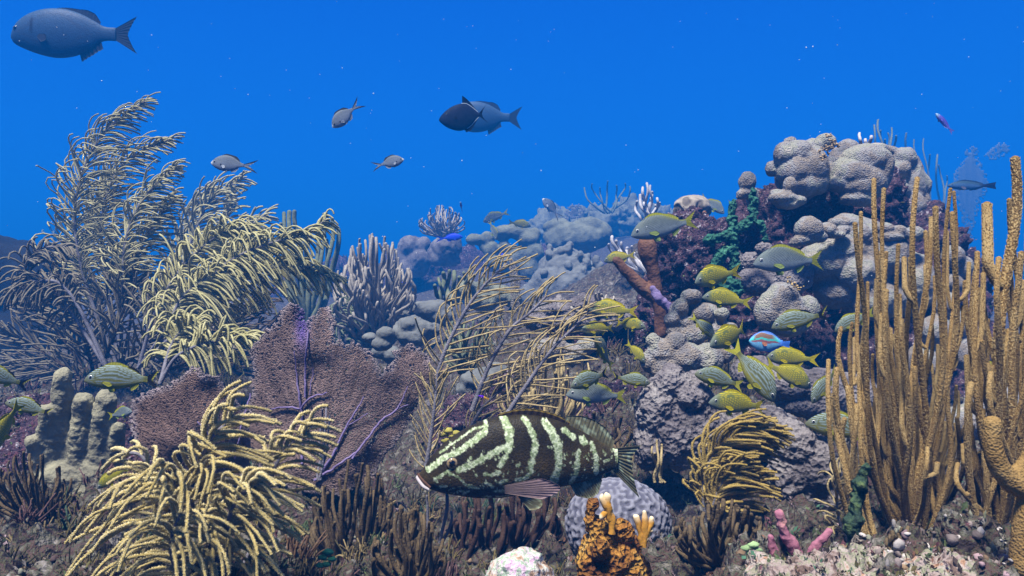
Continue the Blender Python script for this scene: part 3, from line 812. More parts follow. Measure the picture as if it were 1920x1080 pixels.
plume('dark brown plume thicket filling the shade under the drooping plume', [
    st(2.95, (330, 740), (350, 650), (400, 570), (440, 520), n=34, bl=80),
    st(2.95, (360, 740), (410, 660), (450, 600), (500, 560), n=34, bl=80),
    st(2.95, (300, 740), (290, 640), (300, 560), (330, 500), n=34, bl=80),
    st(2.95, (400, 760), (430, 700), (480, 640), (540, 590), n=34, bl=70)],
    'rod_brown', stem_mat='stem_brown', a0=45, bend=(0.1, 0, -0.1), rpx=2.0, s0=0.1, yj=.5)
plume('small blue green plume drooping behind the purple fan top', [
    st(3.02, (640, 660), (635, 610), (640, 580), (655, 565), n=26, bl=45),
    st(3.02, (660, 660), (655, 620), (665, 595), (680, 590), n=26, bl=45)], 'rod_green', a0=60, bend=(.3, 0, -.6), rpx=1.8, s0=.1)
# tan plumes at the centre
TB = dict(a0=58, bend=(0.45, 0, -0.02), rpx=1.7, s0=0.12, prof=(.8, 1.0, .6), yj=.15, N_=14)
plume('tan feathery plume with long swept branchlets, tallest of the central group', [
    st(2.0, (805, 760), (830, 670), (868, 590), (908, 535), (950, 495), n=24, bl=100)], 'plume_tan', srpx=5, **TB)
plume('tan feathery plume standing in the middle of the central group', [
    st(2.0, (885, 770), (915, 690), (955, 620), (995, 585), (1025, 555), n=20, bl=92)], 'plume_tan', srpx=5, **TB)
plume('tan feathery plume of the central group touching the yellow grunts', [
    st(1.95, (935, 800), (985, 725), (1035, 655), (1075, 615), (1105, 583), n=22, bl=88)], 'plume_tan', srpx=5, **TB)
plume('sparse spiny grey plume rising before the grouper snout', [
    st(1.72, (795, 900), (806, 830), (815, 760), (820, 700), n=18, bl=75)], 'plume_tan', srpx=5, a0=42, bend=(-.05, 0, .25), rpx=1.6, s0=.1, yj=.15)
plume('thin tan plume leaning from the rock above the grouper back', [
    st(2.05, (870, 830), (900, 770), (950, 720), (985, 690), n=18, bl=70),
    st(2.05, (868, 832), (930, 796), (985, 770), (1030, 745), n=12, bl=60)], 'plume_tan', a0=40, bend=(.4, 0, .1), rpx=1.8, s0=.1, yj=.2)
# yellow plume close to the camera
plume('big yellow sea plume close up with thick fuzzy drooping branches', [
    st(1.0, (420, 1140, .15), (400, 1030, .10), (360, 945, .04), (318, 896, 0), (296, 900, -.05), n=24, bl=205, a0=80, bend=(-.12, -.1, -.7), yj=.5),
    st(1.03, (430, 1140, .12), (400, 1000, .08), (372, 900, .03), (392, 830, 0), (436, 782, 0), n=22, bl=130, bend=(.5, 0, -.4)),
    st(1.1, (470, 1140, .1), (480, 1010, .05), (500, 920, 0), (530, 850, 0), (585, 800, 0), n=22, bl=95, bend=(.5, 0, -.45)),
    st(1.0, (440, 1140, .12), (430, 1040, .06), (430, 970, 0), (455, 925, -.02), (490, 905, -.04), n=22, bl=125, bend=(.4, 0, -.6)),
    st(.97, (360, 1160, .1), (335, 1070, .05), (322, 1010, 0), (340, 960, -.03), n=18, bl=150, bend=(-.1, 0, -.65)),
    st(1.1, (380, 1140, .05), (325, 980, .0), (290, 900, 0), (265, 855, 0), (232, 848, 0), n=10, bl=80, bend=(-.2, 0, -.35), a0=50)],
    'plume_yellow', srpx=7, sides=7, a0=58, rpx=3.1, s0=.35, yj=.3, prof=(.9, 1.0, .55), N_=16, polyps=dict(per=52, around=6, h=.95))
plume('ochre sea plume arching over beside the leaning coral slab', [
    st(1.5, (1335, 1010), (1318, 930), (1330, 865), (1370, 818), (1430, 800), n=40, bl=100),
    st(1.52, (1345, 1010), (1345, 930), (1365, 870), (1410, 830), (1460, 815), n=36, bl=85),
    st(1.48, (1340, 1010), (1335, 960), (1350, 910), (1390, 870), n=30, bl=95),
    st(1.5, (1345, 1020), (1360, 960), (1390, 920), (1430, 905), n=24, bl=80)], 'plume_ochre', a0=45, bend=(.5, 0, -.38), rpx=2.5, s0=.25, yj=.2, side=(.9, 1), polyps=dict(per=34, around=5, h=.7), polyp_mat='plume_ochre_polyp')
plume('small tan plume in the shade of the algae column', [
    st(1.3, (1600, 1040), (1575, 980), (1570, 920), (1585, 870), n=18, bl=60)], 'plume_tan', a0=50, bend=(.3, 0, -.3), rpx=2.2, s0=.2)

# ---- rods and bushes
def rod_path(base, tip, d0, d1, lean=0.0, bow=0.5, n=16, jit=4.0, rg=rng):
    """rises from the base, swings out early and stands upright near the tip (pixels)"""
    bx, by = base
    tx, ty = tip
    h = by - ty
    pts = [(bx, by, d0), (bx + (tx - bx) * .34 + rg.normal(0, jit), by - h * .18, d0 + (d1 - d0) * .3), (bx + (tx - bx) * (.72 + lean) + rg.normal(0, jit), by - h * bow, d0 + (d1 - d0) * .7), (tx + rg.normal(0, jit * .3), ty + h * .15, d1), (tx, ty, d1)]
    A = catmull(np.array(pts, float), n)
    ss = np.linspace(0, 1, n)
    A[:, 0] += jit * rg.uniform(1.2, 3.2) * np.sin(ss * rg.uniform(4, 10) + rg.uniform(0, 6.3)) * ss * (1.15 - ss)
    A[:, 2] += d1 * .012 * np.sin(ss * rg.uniform(4, 8) + rg.uniform(0, 6.3)) * ss
    return np.array([P(*a) for a in A])

def rod_colony(label, base, tips, d, rpx, mat, group='tan sea rods', spread=.12, name='sea_rod', each=True, sides=8, taper=1.25, jit=4.0, part='branch', bow=.5, seed=1, forks=0.0, fuzz=False):
    rg = np.random.default_rng(seed)
    spread, d = spread * far_d(d) / d, far_d(d)
    t = thing(name, label, 'sea rod', P(*base, d), group)
    paths, rads = [], []
    for tp in tips:
        dd = d + rg.uniform(-spread, spread)
        pt = rod_path((base[0] + rg.normal(0, rpx * 2.5), base[1]), tp[:2], d, dd, jit=jit, rg=rg, bow=bow)
        r = (tp[2] if len(tp) > 2 else rpx) * d / F
        wob = 1 + .10 * fbm(pt * 30 / (r * 300), 1, 2, int(tp[0]) % 97)
        paths.append(pt)
        rads.append(r * np.linspace(taper, .95, len(pt)) * wob * rg.uniform(.72, 1.05))
        if forks and rg.random() < forks:      # a side branch that leaves low and turns upright
            j = rg.integers(int(len(pt) * .45), int(len(pt) * .75))
            hgt = (pt[-1, 2] - pt[j, 2]) * rg.uniform(.35, .8)
            sgn = rg.choice([-1, 1])
            off = r * rg.uniform(2.4, 4.2) * sgn
            s_ = np.linspace(0, 1, len(pt))[:, None]
            fk = pt[j] + np.hstack([off * np.minimum(1, s_ * 3.2) ** .6, r * rg.uniform(-2, 2) * s_, hgt * s_ ** 1.05])
            paths.append(fk)
            rads.append(r * np.linspace(.95, .85, len(pt)) * rg.uniform(.8, 1.05))
    if fuzz:
        V, tr = spikes(np.array(paths), np.array(rads), per=150, around=12, h=.17, seed=seed)
        mesh_obj('polyp_fringe', V, tris=tr, mat=MAT['rod_polyp'], parent=t)
    if each:
        for p_, r_ in zip(paths, rads):
            V, q = tubes(p_, r_, sides)
            mesh_obj(part, V, q, mat=MAT[mat], parent=t)
    else:
        V, q = tubes(np.array(paths), np.array(rads), sides)
        mesh_obj('foliage', V, q, mat=MAT[mat], parent=t)
    return t

def fan_tips(x0, x1, y0, y1, n, seed, arch=0.6):
    rg = np.random.default_rng(seed)
    out = []
    for i in range(n):
        u = rg.uniform(-1, 1)
        x = (x0 + x1) / 2 + u * (x1 - x0) / 2
        top = y0 + (y1 - y0) * arch * u * u
        out.append((x, top + rg.uniform(0, 1) ** 1.3 * (y1 - top)))
    return out

tipsA = [(1642, 337), (1655, 355), (1608, 399), (1602, 420), (1723, 335), (1782, 355), (1793, 360), (1790, 400), (1758, 390), (1743, 409), (1733, 435), (1707, 484), (1683, 460), (1648, 472), (1660, 474), (1663, 489), (1625, 530), (1663, 545), (1748, 519),
         (1580, 615), (1595, 606), (1620, 606), (1617, 647), (1636, 665), (1690, 600), (1676, 632), (1800, 575), (1650, 690), (1712, 690), (1760, 700), (1700, 800), (1640, 800), (1740, 840), (1660, 880)]
rod_colony('tall stand of tan sea rods before the coral mound, tips reaching its top', (1715, 1045), tipsA, 1.32, 4.4, 'rod_tan', spread=.16, jit=13, sides=9, forks=.5, fuzz=True, taper=1.35)
tipsB = [(1907, 299, 9), (1898, 375), (1901, 414), (1897, 469), (1877, 485), (1848, 502), (1833, 474), (1823, 510), (1813, 529), (1834, 542), (1914, 475), (1870, 560), (1930, 440), (1940, 380), (1855, 600), (1925, 560), (1890, 620), (1840, 640), (1862, 700), (1818, 720), (1850, 770), (1808, 800), (1835, 850), (1870, 860), (1795, 870)]
rod_colony('tan sea rod stand cut by the frame edge, its tallest finger rising highest', (1890, 1045), tipsB, 1.3, 5.0, 'rod_tan', spread=.12, jit=13, sides=9, seed=2, forks=.5, fuzz=True, taper=1.35)
rod_colony('dense olive brown rods packed low inside the tall tan stand', (1712, 1045), fan_tips(1615, 1800, 590, 860, 60, 61, .45), 1.46, 3.5, 'rod_olive', spread=.1, jit=8, seed=61, each=False, taper=1.3, forks=.5)
rod_colony('low olive brown rods between the two tan stands', (1860, 1050), fan_tips(1795, 1935, 740, 930, 34, 62, .4), 1.4, 3.5, 'rod_olive', spread=.1, jit=7, seed=62, each=False, taper=1.3, forks=.4)
tipsC = [(1552, 676), (1570, 692), (1588, 726), (1585, 786), (1562, 740), (1605, 760), (1600, 820), (1578, 840), (1610, 700)]
rod_colony('slim olive sea rods at the outer edge of the tall tan stand', (1640, 1050), tipsC, 1.22, 4.8, 'rod_tan', spread=.06, jit=5, seed=3, fuzz=True)

GB = 'bushy and rod shaped soft corals'
rod_colony('pale bushy soft coral with stubby upright branches behind the purple fan', (700, 650), fan_tips(622, 778, 435, 600, 210, 4), 3.05, 2.9, 'rod_pale', GB, each=False, spread=.25, jit=8, seed=4, name='bush_coral', bow=.6)
rod_colony('small grey bush coral perched on the far dark coral block', (832, 446), fan_tips(786, 870, 384, 432, 110, 5), 4.0, 1.3, 'rod_pale', GB, each=False, spread=.2, jit=3, seed=5, name='bush_coral')
rod_colony('brown many fingered bush coral beside the big yellow plume', (650, 1100), fan_tips(580, 738, 855, 1000, 64, 6), 1.5, 4.0, 'rod_brown', GB, each=False, spread=.08, jit=6, seed=6, name='bush_coral')
rod_colony('low brown finger bush below the grouper head', (772, 1130), fan_tips(700, 835, 945, 1060, 50, 7), 1.3, 4.2, 'rod_brown', GB, each=False, spread=.06, jit=5, seed=7, name='bush_coral')
rod_colony('dark brown rods standing under the grouper belly', (880, 1110), fan_tips(845, 965, 905, 1030, 26, 8), 1.66, 5.2, 'rod_dark', GB, spread=.06, jit=5, seed=8)
rod_colony('dark leaning rods between the grouper belly and brain coral', (930, 1090), fan_tips(945, 1050, 895, 985, 26, 9), 1.68, 4.8, 'rod_dark', GB, spread=.06, jit=5, seed=9)
rod_colony('red brown branching bush at the foot of the pillar coral', (95, 1000), fan_tips(-30, 140, 845, 940, 60, 10), 1.5, 2.6, 'rod_brown', GB, each=False, spread=.08, jit=6, seed=10, name='bush_coral')
rod_colony('low olive brown finger bush below the ochre plume', (1345, 1075), fan_tips(1265, 1445, 935, 1030, 60, 11), 1.3, 4.2, 'rod_brown', GB, each=False, spread=.08, jit=5, seed=11, name='bush_coral')
rod_colony('few short pale green rods on the slope behind the tallest central plume', (842, 572), [(822, 522), (832, 512), (842, 508), (852, 510), (862, 520), (870, 512), (815, 535), (880, 508)], 3.1, 4.0, 'rod_green', GB, spread=.05, jit=2, seed=12)
rod_colony('row of tall grey green rods at the grove edge against open water', (585, 600), [(531, 400), (543, 398), (553, 397), (528, 420), (607, 402), (622, 412), (597, 430), (575, 440), (563, 430), (635, 430), (545, 440), (612, 450)], 3.2, 5.0, 'rod_green', GB, spread=.12, jit=3, seed=13)
rod_colony('tiny whitish branching coral on the crest by the silver grunt', (1215, 415), [(1194, 378), (1200, 366), (1206, 352), (1213, 344), (1220, 348), (1222, 360), (1208, 380), (1232, 372), (1237, 380), (1228, 385)], 3.5, 2.6, 'rod_white', GB, spread=.05, jit=2, seed=14)
rod_colony('pale spiky branch coral behind the brown tube sponge', (1200, 510), [(1148, 444), (1155, 452), (1142, 458), (1165, 455), (1175, 465), (1160, 470), (1150, 475), (1185, 462), (1190, 475)], 3.2, 3.2, 'rod_white', GB, spread=.05, jit=2, seed=15)
rod_colony('slender brown rods rising behind the grouper back', (1035, 830), fan_tips(985, 1085, 672, 760, 26, 16, .3), 2.15, 3.2, 'plume_tan', GB, each=False, spread=.1, jit=4, seed=16, name='bush_coral')
rod_colony('thicket of fine tan branches filling in under the central plumes', (1010, 850), fan_tips(930, 1110, 650, 750, 50, 31, .35), 2.2, 2.1, 'plume_tan', GB, each=False, spread=.14, jit=6, seed=31, name='bush_coral')
rod_colony('low olive bush coral on the slope between fan and central plumes', (870, 700), fan_tips(835, 920, 590, 660, 40, 32, .4), 2.6, 2.6, 'rod_green', GB, each=False, spread=.1, jit=5, seed=32, name='bush_coral')
rod_colony('grey brown finger bush in the hollow beside the rough peaked boulder', (1130, 880), fan_tips(1060, 1190, 770, 850, 36, 33, .4), 2.0, 3.4, 'rod_brown', GB, each=False, spread=.1, jit=5, seed=33, name='bush_coral')
rod_colony('pale short branch coral on the ledge behind the highest yellow grunt', (1110, 590), fan_tips(1070, 1160, 548, 580, 30, 34, .3), 2.72, 2.6, 'rod_pale', GB, each=False, spread=.1, jit=3, seed=34, name='bush_coral')
rod_colony('three stubby pinkish rods on the very top of the mound', (1620, 285), [(1612, 250), (1622, 262), (1634, 256)], 2.8, 3.4, 'rod_white', GB, spread=.03, jit=1.5, seed=17)
rod_colony('faint thin whip corals in the blue behind the mound top', (1655, 330), [(1640, 235), (1647, 225), (1652, 245), (1665, 250), (1672, 240), (1660, 262), (1680, 255)], 4.6, 2.2, 'rod_green', GB, spread=.2, jit=3, seed=18, each=False, name='whip_coral')
rod_colony('faint thin whip corals in the blue beyond the stepped knobs', (1765, 430), [(1700, 250), (1715, 262), (1733, 260), (1742, 290), (1760, 310), (1757, 290), (1775, 330), (1725, 300)], 5.2, 1.8, 'rod_green', GB, spread=.2, jit=4, seed=19, each=False, name='whip_coral')
rod_colony('little upright rods on the dark ledge', (105, 450), [(92, 418), (112, 412), (116, 410), (126, 430), (80, 432)], 5.6, 2.4, 'rod_green', GB, spread=.1, jit=2, seed=20, each=False)
rod_colony('thin tan whips before the rough peaked boulder', (1238, 905), [(1222, 838), (1232, 826), (1240, 834), (1228, 850)], 1.75, 2.4, 'plume_tan', GB, spread=.04, jit=2, seed=21)
rod_colony('faint tiny rods along the far ridge', (1140, 400), [(1095, 352), (1110, 345), (1125, 352), (1140, 340), (1155, 348), (1172, 344), (1182, 350)], 5.4, 1.6, 'rod_green', GB, spread=.1, jit=2, seed=22, each=False)
rod_colony('thin bluish stalks standing before the purple fan', (600, 900), [(604, 768), (612, 760), (618, 780), (606, 800)], 1.6, 2.0, 'stem_grey', GB, spread=.03, jit=1.5, seed=23)
rod_colony('slim grey stalks rising under the grouper chin', (812, 1060), [(838, 925), (800, 930), (846, 960)], 1.42, 3.0, 'stem_grey', GB, spread=.03, jit=2, seed=24)
rod_colony('small pale bush of fine branches by the sea rod stand foot', (1700, 1055), fan_tips(1660, 1740, 985, 1030, 30, 25), 1.05, 3.4, 'rod_brown', GB, spread=.05, jit=4, seed=25, each=False, name='bush_coral')

# ------------------------------------------------------------------ sea fans
def poly_sd(pts, poly):
    """signed distance (positive inside) from points to a closed polygon"""
    poly = np.asarray(poly, float)
    a, b = poly, np.roll(poly, -1, 0)
    d = np.full(len(pts), 1e9)
    inside = np.zeros(len(pts), bool)
    for p0, p1 in zip(a, b):
        e = p1 - p0
        w = pts - p0
        t = np.clip((w @ e) / max(e @ e, 1e-9), 0, 1)
        d = np.minimum(d, np.linalg.norm(w - t[:, None] * e, axis=1))
        c = (p0[1] > pts[:, 1]) != (p1[1] > pts[:, 1])
        xi = p0[0] + (pts[:, 1] - p0[1]) * e[0] / (e[1] if abs(e[1]) > 1e-9 else 1e-9)
        inside ^= c & (pts[:, 0] < xi)
    return np.where(inside, d, -d)

def fan(label, poly, d, veins, base, cell=2.4, inner=(.20, .14, .125), rim=(.31, .26, .27), jag=7, curve=0.10, lean=0.0, lace=.0, seed=0, purple=None):
    d = far_d(d)
    poly = np.asarray(poly, float)
    x0, y0 = poly.min(0) - 12
    x1, y1 = poly.max(0) + 12
    nx, ny = int((x1 - x0) / cell), int((y1 - y0) / cell)
    X, Y = np.meshgrid(x0 + np.arange(nx + 1) * cell, y0 + np.arange(ny + 1) * cell)
    pts = np.stack([X.ravel(), Y.ravel()], 1)
    n3 = np.stack([pts[:, 0], pts[:, 1], 0 * pts[:, 0] + seed], 1)
    sd = poly_sd(pts, poly) + jag * fbm(n3, 1 / 11, 3, seed) * .7 + 2.0 * fbm(n3, 1 / 4, 2, seed + 5)
    cx, w = (x0 + x1) / 2, (x1 - x0) / 2
    def depth(px, py):
        p3 = np.stack([px, py, 0 * px + 3.3], 1)
        return d + curve * ((px - cx) / w) ** 2 + lean * (py - base[1]) / 300.0 + .018 * fbm(p3, 1 / 90, 2, seed)
    D = depth(pts[:, 0], pts[:, 1])
    V = np.stack([(pts[:, 0] - 960) / F * D, D, -(pts[:, 1] - 540) / F * D], 1)
    i = np.arange((nx + 1) * (ny + 1)).reshape(ny + 1, nx + 1)
    qd = np.stack([i[:-1, :-1], i[1:, :-1], i[1:, 1:], i[:-1, 1:]], -1).reshape(-1, 4)
    sq = sd[qd].mean(1)
    keep = sq > 0
    rg = np.random.default_rng(seed)
    keep &= ~((sq < 9) & (rg.random(len(sq)) < .22))
    keep &= ~((sq >= 9) & (rg.random(len(sq)) < lace))
    qd = qd[keep]
    used, inv = np.unique(qd, return_inverse=True)
    qd = inv.reshape(-1, 4)
    f = np.clip(sd[used] / 13, 0, 1)[:, None]
    streak = 1 + .28 * fbm(np.stack([np.arctan2(pts[used, 0] - base[0], base[1] - pts[used, 1]) * 40, np.hypot(pts[used, 0] - base[0], pts[used, 1] - base[1]) / 60, 0 * pts[used, 0]], 1), 1, 3, seed + 9)[:, None]
    c = (np.array(rim) * (1 - f) + np.array(inner) * f) * streak
    if purple:
        for (qx, qy, rx, rz) in purple:
            g = np.exp(-((pts[used, 0] - qx) / rx) ** 2 - ((pts[used, 1] - qy) / rz) ** 2)[:, None]
            c = c * (1 - g) + np.array([.15, .10, .34]) * g
    t = thing('sea_fan', label, 'sea fan', P(*base, d))
    o = mesh_obj('fan_blade', V[used], qd, mat=MAT['fan'], parent=t, col=np.clip(c, 0, 1))
    s = o.modifiers.new('thickness', 'SOLIDIFY')
    s.thickness = 0.004
    for v in veins:
        A = catmull(np.array([(*p[:2], p[2]) for p in v], float), 8 * len(v))
        A[:, :2] += 1.2 * np.stack([fbm(np.stack([A[:, 0], A[:, 1], 0 * A[:, 0]], 1), 1 / 9, 2, 3), fbm(np.stack([A[:, 0], A[:, 1], 0 * A[:, 0]], 1), 1 / 9, 2, 8)], 1)
        dd = depth(A[:, 0], A[:, 1]) - .006
        Pt = np.array([P(a[0], a[1], b) for a, b in zip(A, dd)])
        Vv, q = tubes(Pt, A[:, 2] * .68 * d / F, 7)
        mesh_obj('vein', Vv, q, mat=MAT['fanvein'], parent=t)
    return t

fan('large brown purple sea fan with a cleft top and violet veins', [(560, 925), (490, 890), (458, 830), (460, 775), (468, 745), (474, 700), (470, 660), (478, 640), (500, 618), (522, 598), (530, 575), (548, 562), (568, 582), (577, 606), (588, 592), (600, 572), (616, 578),
     (626, 602), (632, 638), (650, 650), (662, 638), (682, 652), (700, 662), (708, 690), (716, 698), (736, 682), (742, 652), (772, 646), (800, 660), (815, 690), (819, 712), (800, 738), (780, 762), (770, 792), (742, 832), (716, 862), (690, 905), (640, 930)], 1.72,
    [[(566, 870, 4), (566, 810, 4.2), (564, 766, 3.6), (558, 720, 2.4), (552, 660, 1.5)], [(564, 766, 3), (535, 763, 2.6), (505, 768, 1.6)], [(564, 766, 3.2), (585, 745, 2.8), (612, 737, 1.8)], [(600, 890, 4), (625, 850, 3.6), (650, 800, 3), (682, 745, 1.6)],
     [(660, 860, 3.4), (690, 820, 3.2), (715, 790, 3), (745, 765, 2.6), (765, 725, 1.5)], [(590, 900, 4), (635, 872, 3.4), (665, 850, 3)], [(572, 745, 3), (572, 690, 3), (578, 620, 2.4)], [(745, 765, 1.8), (765, 760, 1)], [(580, 740, 1.6), (588, 690, 1.0)], [(650, 800, 1.6), (690, 775, 1.0)]],
    (600, 905), purple=[(566, 610, 12, 42)], seed=3, lace=.10)
fan('smaller brown sea fan lobe half hidden behind the yellow plume', [(470, 880), (400, 900), (330, 880), (275, 862), (250, 825), (242, 785), (252, 748), (290, 728), (322, 720), (342, 702), (358, 686), (376, 690), (382, 706), (412, 706), (426, 735), (446, 752), (462, 772), (474, 830)], 1.66,
    [[(420, 880, 2.6), (400, 830, 2.2), (370, 790, 1.5)], [(440, 860, 2), (455, 790, 1.6), (470, 740, 2.2)]], (420, 890), inner=(.17, .11, .09), seed=8, lace=.10)
fan('narrow grey sea blade standing behind the central plumes', [(958, 585), (955, 520), (957, 482), (966, 494), (971, 506), (975, 530), (977, 585)], 2.7, [], (966, 585), inner=(.13, .12, .11), rim=(.3, .28, .26), jag=2, curve=.02, seed=12, cell=1.6)
fan('faint tall sea fan fading into blue beyond the tan rods', [(1812, 440), (1798, 390), (1782, 352), (1790, 325), (1806, 300), (1812, 282), (1826, 274), (1834, 285), (1838, 305), (1852, 330), (1856, 352), (1836, 385), (1822, 440)], 6.6, [], (1815, 470), inner=(.14, .16, .16), rim=(.14, .16, .16), jag=5, seed=14, cell=3)
fan('faint flat sea fan highest in the blue beyond the tan rods', [(1842, 292), (1862, 276), (1880, 264), (1895, 272), (1893, 288), (1875, 296), (1862, 300)], 6.8, [], (1868, 300), inner=(.14, .16, .16), rim=(.18, .2, .2), jag=3, seed=15, cell=3)
fan('small dim fan on the far ridge crest', [(1056, 412), (1062, 392), (1070, 382), (1085, 382), (1095, 392), (1090, 412)], 5.3, [], (1072, 412), inner=(.14, .15, .15), rim=(.22, .22, .22), jag=4, seed=16, cell=2)

# ------------------------------------------------------------------ growth: uncountable bits
pal = np.array([(.10, .09, .03), (.16, .13, .05), (.07, .10, .04), (.05, .12, .07), (.20, .10, .06), (.12, .05, .06), (.16, .13, .10), (.24, .21, .18), (.09, .06, .05), (.13, .13, .08), (.26, .19, .20), (.05, .04, .03), (.05, .035, .03), (.06, .08, .03)])
def leaf_field(C, Nn, size, rg, bright=1.0, per=6):
    """tufts of small leaves at the points C"""
    M = len(C)
    tuft = np.repeat(np.arange(M), per)
    K = len(tuft)
    up = Nn[tuft] + rg.normal(0, .75, (K, 3))
    up /= np.linalg.norm(up, axis=1, keepdims=True)
    sd = np.cross(up, rg.normal(0, 1, (K, 3)))
    sd /= np.linalg.norm(sd, axis=1, keepdims=True)
    ln = (size[tuft] * rg.uniform(.5, 1.4, K))[:, None]
    wd = ln * rg.uniform(.10, .34, K)[:, None]
    nr_ = np.cross(up, sd)
    b = C[tuft] + rg.normal(0, 1, (K, 3)) * (size[tuft] * .45)[:, None]
    V = np.stack([b, b + up * ln * .55 + sd * wd + nr_ * ln * .06, b + up * ln + nr_ * ln * .22, b + up * ln * .55 - sd * wd + nr_ * ln * .06], 1).reshape(-1, 3)
    i = np.arange(0, 4 * K, 4)[:, None]
    c = pal[rg.integers(0, len(pal), M)][tuft] * rg.uniform(.6, 1.4, K)[:, None] * bright
    return V, i + np.array([[0, 1, 2, 3]]), np.repeat(c, 4, 0)

def frustum_points(n, d0, d1, rg, x0=-60, x1=1980):
    d = d0 * (d1 / d0) ** rg.uniform(0, 1, n)
    px = rg.uniform(x0, x1, n)
    x = (px - 960) / F * d
    return np.stack([x, d, ground_full(x, d)], 1), d

rg = np.random.default_rng(5)
C, d = frustum_points(11000, .85, 5.5, rg)
dens = fbm(C * [1, 1, 0], 4, 3, 40) > -.25
C, d = C[dens], d[dens]
V1 = leaf_field(C, np.tile([0, 0, 1.0], (len(C), 1)), rg.uniform(.005, .014, len(C)) * (.5 + .3 * d), rg)
parts = [(V1[0], V1[1], None, V1[2])]
for (Vs, Ns) in scatter_src:
    k = min(len(Vs) // 9, 6000)
    s = rg.choice(len(Vs), k, replace=False)
    s = s[Ns[s, 1] < .5]
    v = leaf_field(Vs[s], Ns[s], rg.uniform(.005, .012, len(s)) * (.5 + .25 * Vs[s, 1]), rg, per=4)
    parts.append((v[0], v[1], None, v[2]))
V, q, _, c = merge(parts)
tag(mesh_obj('algae_turf', V, q, mat=MAT['bits'], col=c, smooth=False), 'short mixed algae tufts covering the reef rock', 'algae', kind='stuff')

fpal = np.array([(.13, .10, .035), (.16, .12, .05), (.09, .075, .03), (.07, .10, .04), (.12, .07, .04), (.20, .15, .07), (.05, .045, .025), (.10, .055, .05), (.05, .09, .055)])
def finger_field(C, size, rg, per=16):
    M = len(C)
    k = np.repeat(np.arange(M), per)
    K = len(k)
    sz = size[k]
    b = C[k] + rg.normal(0, 1, (K, 3)) * (sz * .35)[:, None] * [1, 1, .15]
    out = (b - C[k]) / sz[:, None]
    dr = np.array([0, 0, 1.0]) + out * rg.uniform(.3, 1.3, (K, 1)) + rg.normal(0, .2, (K, 3))
    dr /= np.linalg.norm(dr, axis=1, keepdims=True)
    t = np.linspace(0, 1, 6)[None, :, None]
    bendv = rg.normal(0, .22, (K, 1, 3)) + np.array([.12, 0, 0])
    ln = (sz * rg.uniform(.5, 1.25, K))[:, None, None]
    Pt = b[:, None] + ln * (dr[:, None] * t + bendv * t ** 2)
    Rr = (sz * rg.uniform(.045, .075, K))[:, None] * np.linspace(1.1, .7, 6)[None]
    V, q = tubes(Pt, Rr, 5)
    c = fpal[rg.integers(0, len(fpal), M)][k] * rg.uniform(.7, 1.35, K)[:, None]
    return V, q, np.repeat(c, 9 * 5, 0)
C, d = frustum_points(1500, .95, 4.6, rg)
keep = (fbm(C * [1, 1, 0], 3.2, 3, 90) > -.1) & ~((C[:, 1] < 1.25) & (C[:, 0] / C[:, 1] * F > 480))
C, d = C[keep], d[keep]
V, q, c = finger_field(C - [0, 0, .004], rg.uniform(.016, .042, len(C)) * (.55 + .3 * d), rg)
tag(mesh_obj('finger_algae', V, q, mat=MAT['bits'], col=c), 'short branching finger algae growing all over the reef floor', 'algae', kind='stuff')

rpal = .8 * np.array([(.42, .38, .36), (.55, .50, .46), (.30, .24, .22), (.20, .13, .12), (.38, .26, .28), (.22, .24, .17), (.14, .11, .10), (.62, .56, .52), (.33, .22, .13), (.30, .30, .22)])
def rubble_field(C, size, rg, palette):
    V0, T0 = ICO1
    M = len(C)
    sc = size[:, None, None] * rg.uniform(.4, 1.2, (M, 1, 3))
    V = V0[None] * sc * (1 + rg.uniform(-.35, .35, (M, len(V0), 1))) + C[:, None]
    T = (np.arange(M) * len(V0))[:, None, None] + T0[None]
    c = palette[rg.integers(0, len(palette), M)] * rg.uniform(.6, 1.25, (M, 1))
    return V.reshape(-1, 3), T.reshape(-1, 3), np.repeat(c, len(V0), 0)
C, d = frustum_points(2600, .82, 4.5, rg)
v = rubble_field(C, rg.uniform(.002, .008, len(C)) * (.6 + .35 * d), rg, rpal[[2, 3, 5, 6, 8, 9, 4, 3, 6, 6]] * .75)
# pale rubble apron in the corner by the pink sponge
n2 = 700
dd = rg.uniform(.80, 1.12, n2)
px = rg.uniform(1420, 2000, n2)
x = (px - 960) / F * dd
C2 = np.stack([x, dd, ground_full(x, dd) + rg.uniform(-.004, .008, n2)], 1)
v2 = rubble_field(C2, rg.uniform(.002, .009, n2), rg, rpal[[0, 1, 4, 7, 2, 6, 8, 9, 2, 3]] * 1.0)
V, _, T, c = merge([(v[0], None, v[1], v[2]), (v2[0], None, v2[1], v2[2])])
tag(mesh_obj('rubble', V, None, T, mat=MAT['bits'], col=c, smooth=True), 'loose coral rubble and shell bits on the reef floor', 'rubble', kind='stuff')

# gold polyp cluster and other small recognisable growths
def crumbs(name, label, cat, spots, d, rpx, col, n, spread, mat='bits'):
    rg = np.random.default_rng(len(label))
    d = far_d(d)
    parts = []
    for (a, b) in spots:
        for _ in range(n):
            V0, T0 = ICO2
            r = rpx * d / F * rg.uniform(.6, 1.2)
            c = P(a + rg.normal(0, spread), b + rg.normal(0, spread), d + rg.normal(0, .01))
            parts.append((V0 * r * rg.uniform(.8, 1.2, 3) + c, None, T0, np.tile(np.array(col) * rg.uniform(.7, 1.25), (len(V0), 1))))
    V, _, T, c = merge(parts)
    return tag(mesh_obj(name, V, None, T, mat=MAT[mat], col=np.clip(c, 0, 1), loc=P(*spots[0], d)), label, cat)
crumbs('polyp_cluster', 'gold and white polyp cluster crusting the mound top coral peak', 'polyps', [(1556, 256), (1562, 265), (1567, 270), (1556, 274), (1548, 278), (1540, 284), (1550, 288), (1545, 294)], 2.6, 2.4, (.42, .30, .16), 7, 3.2)
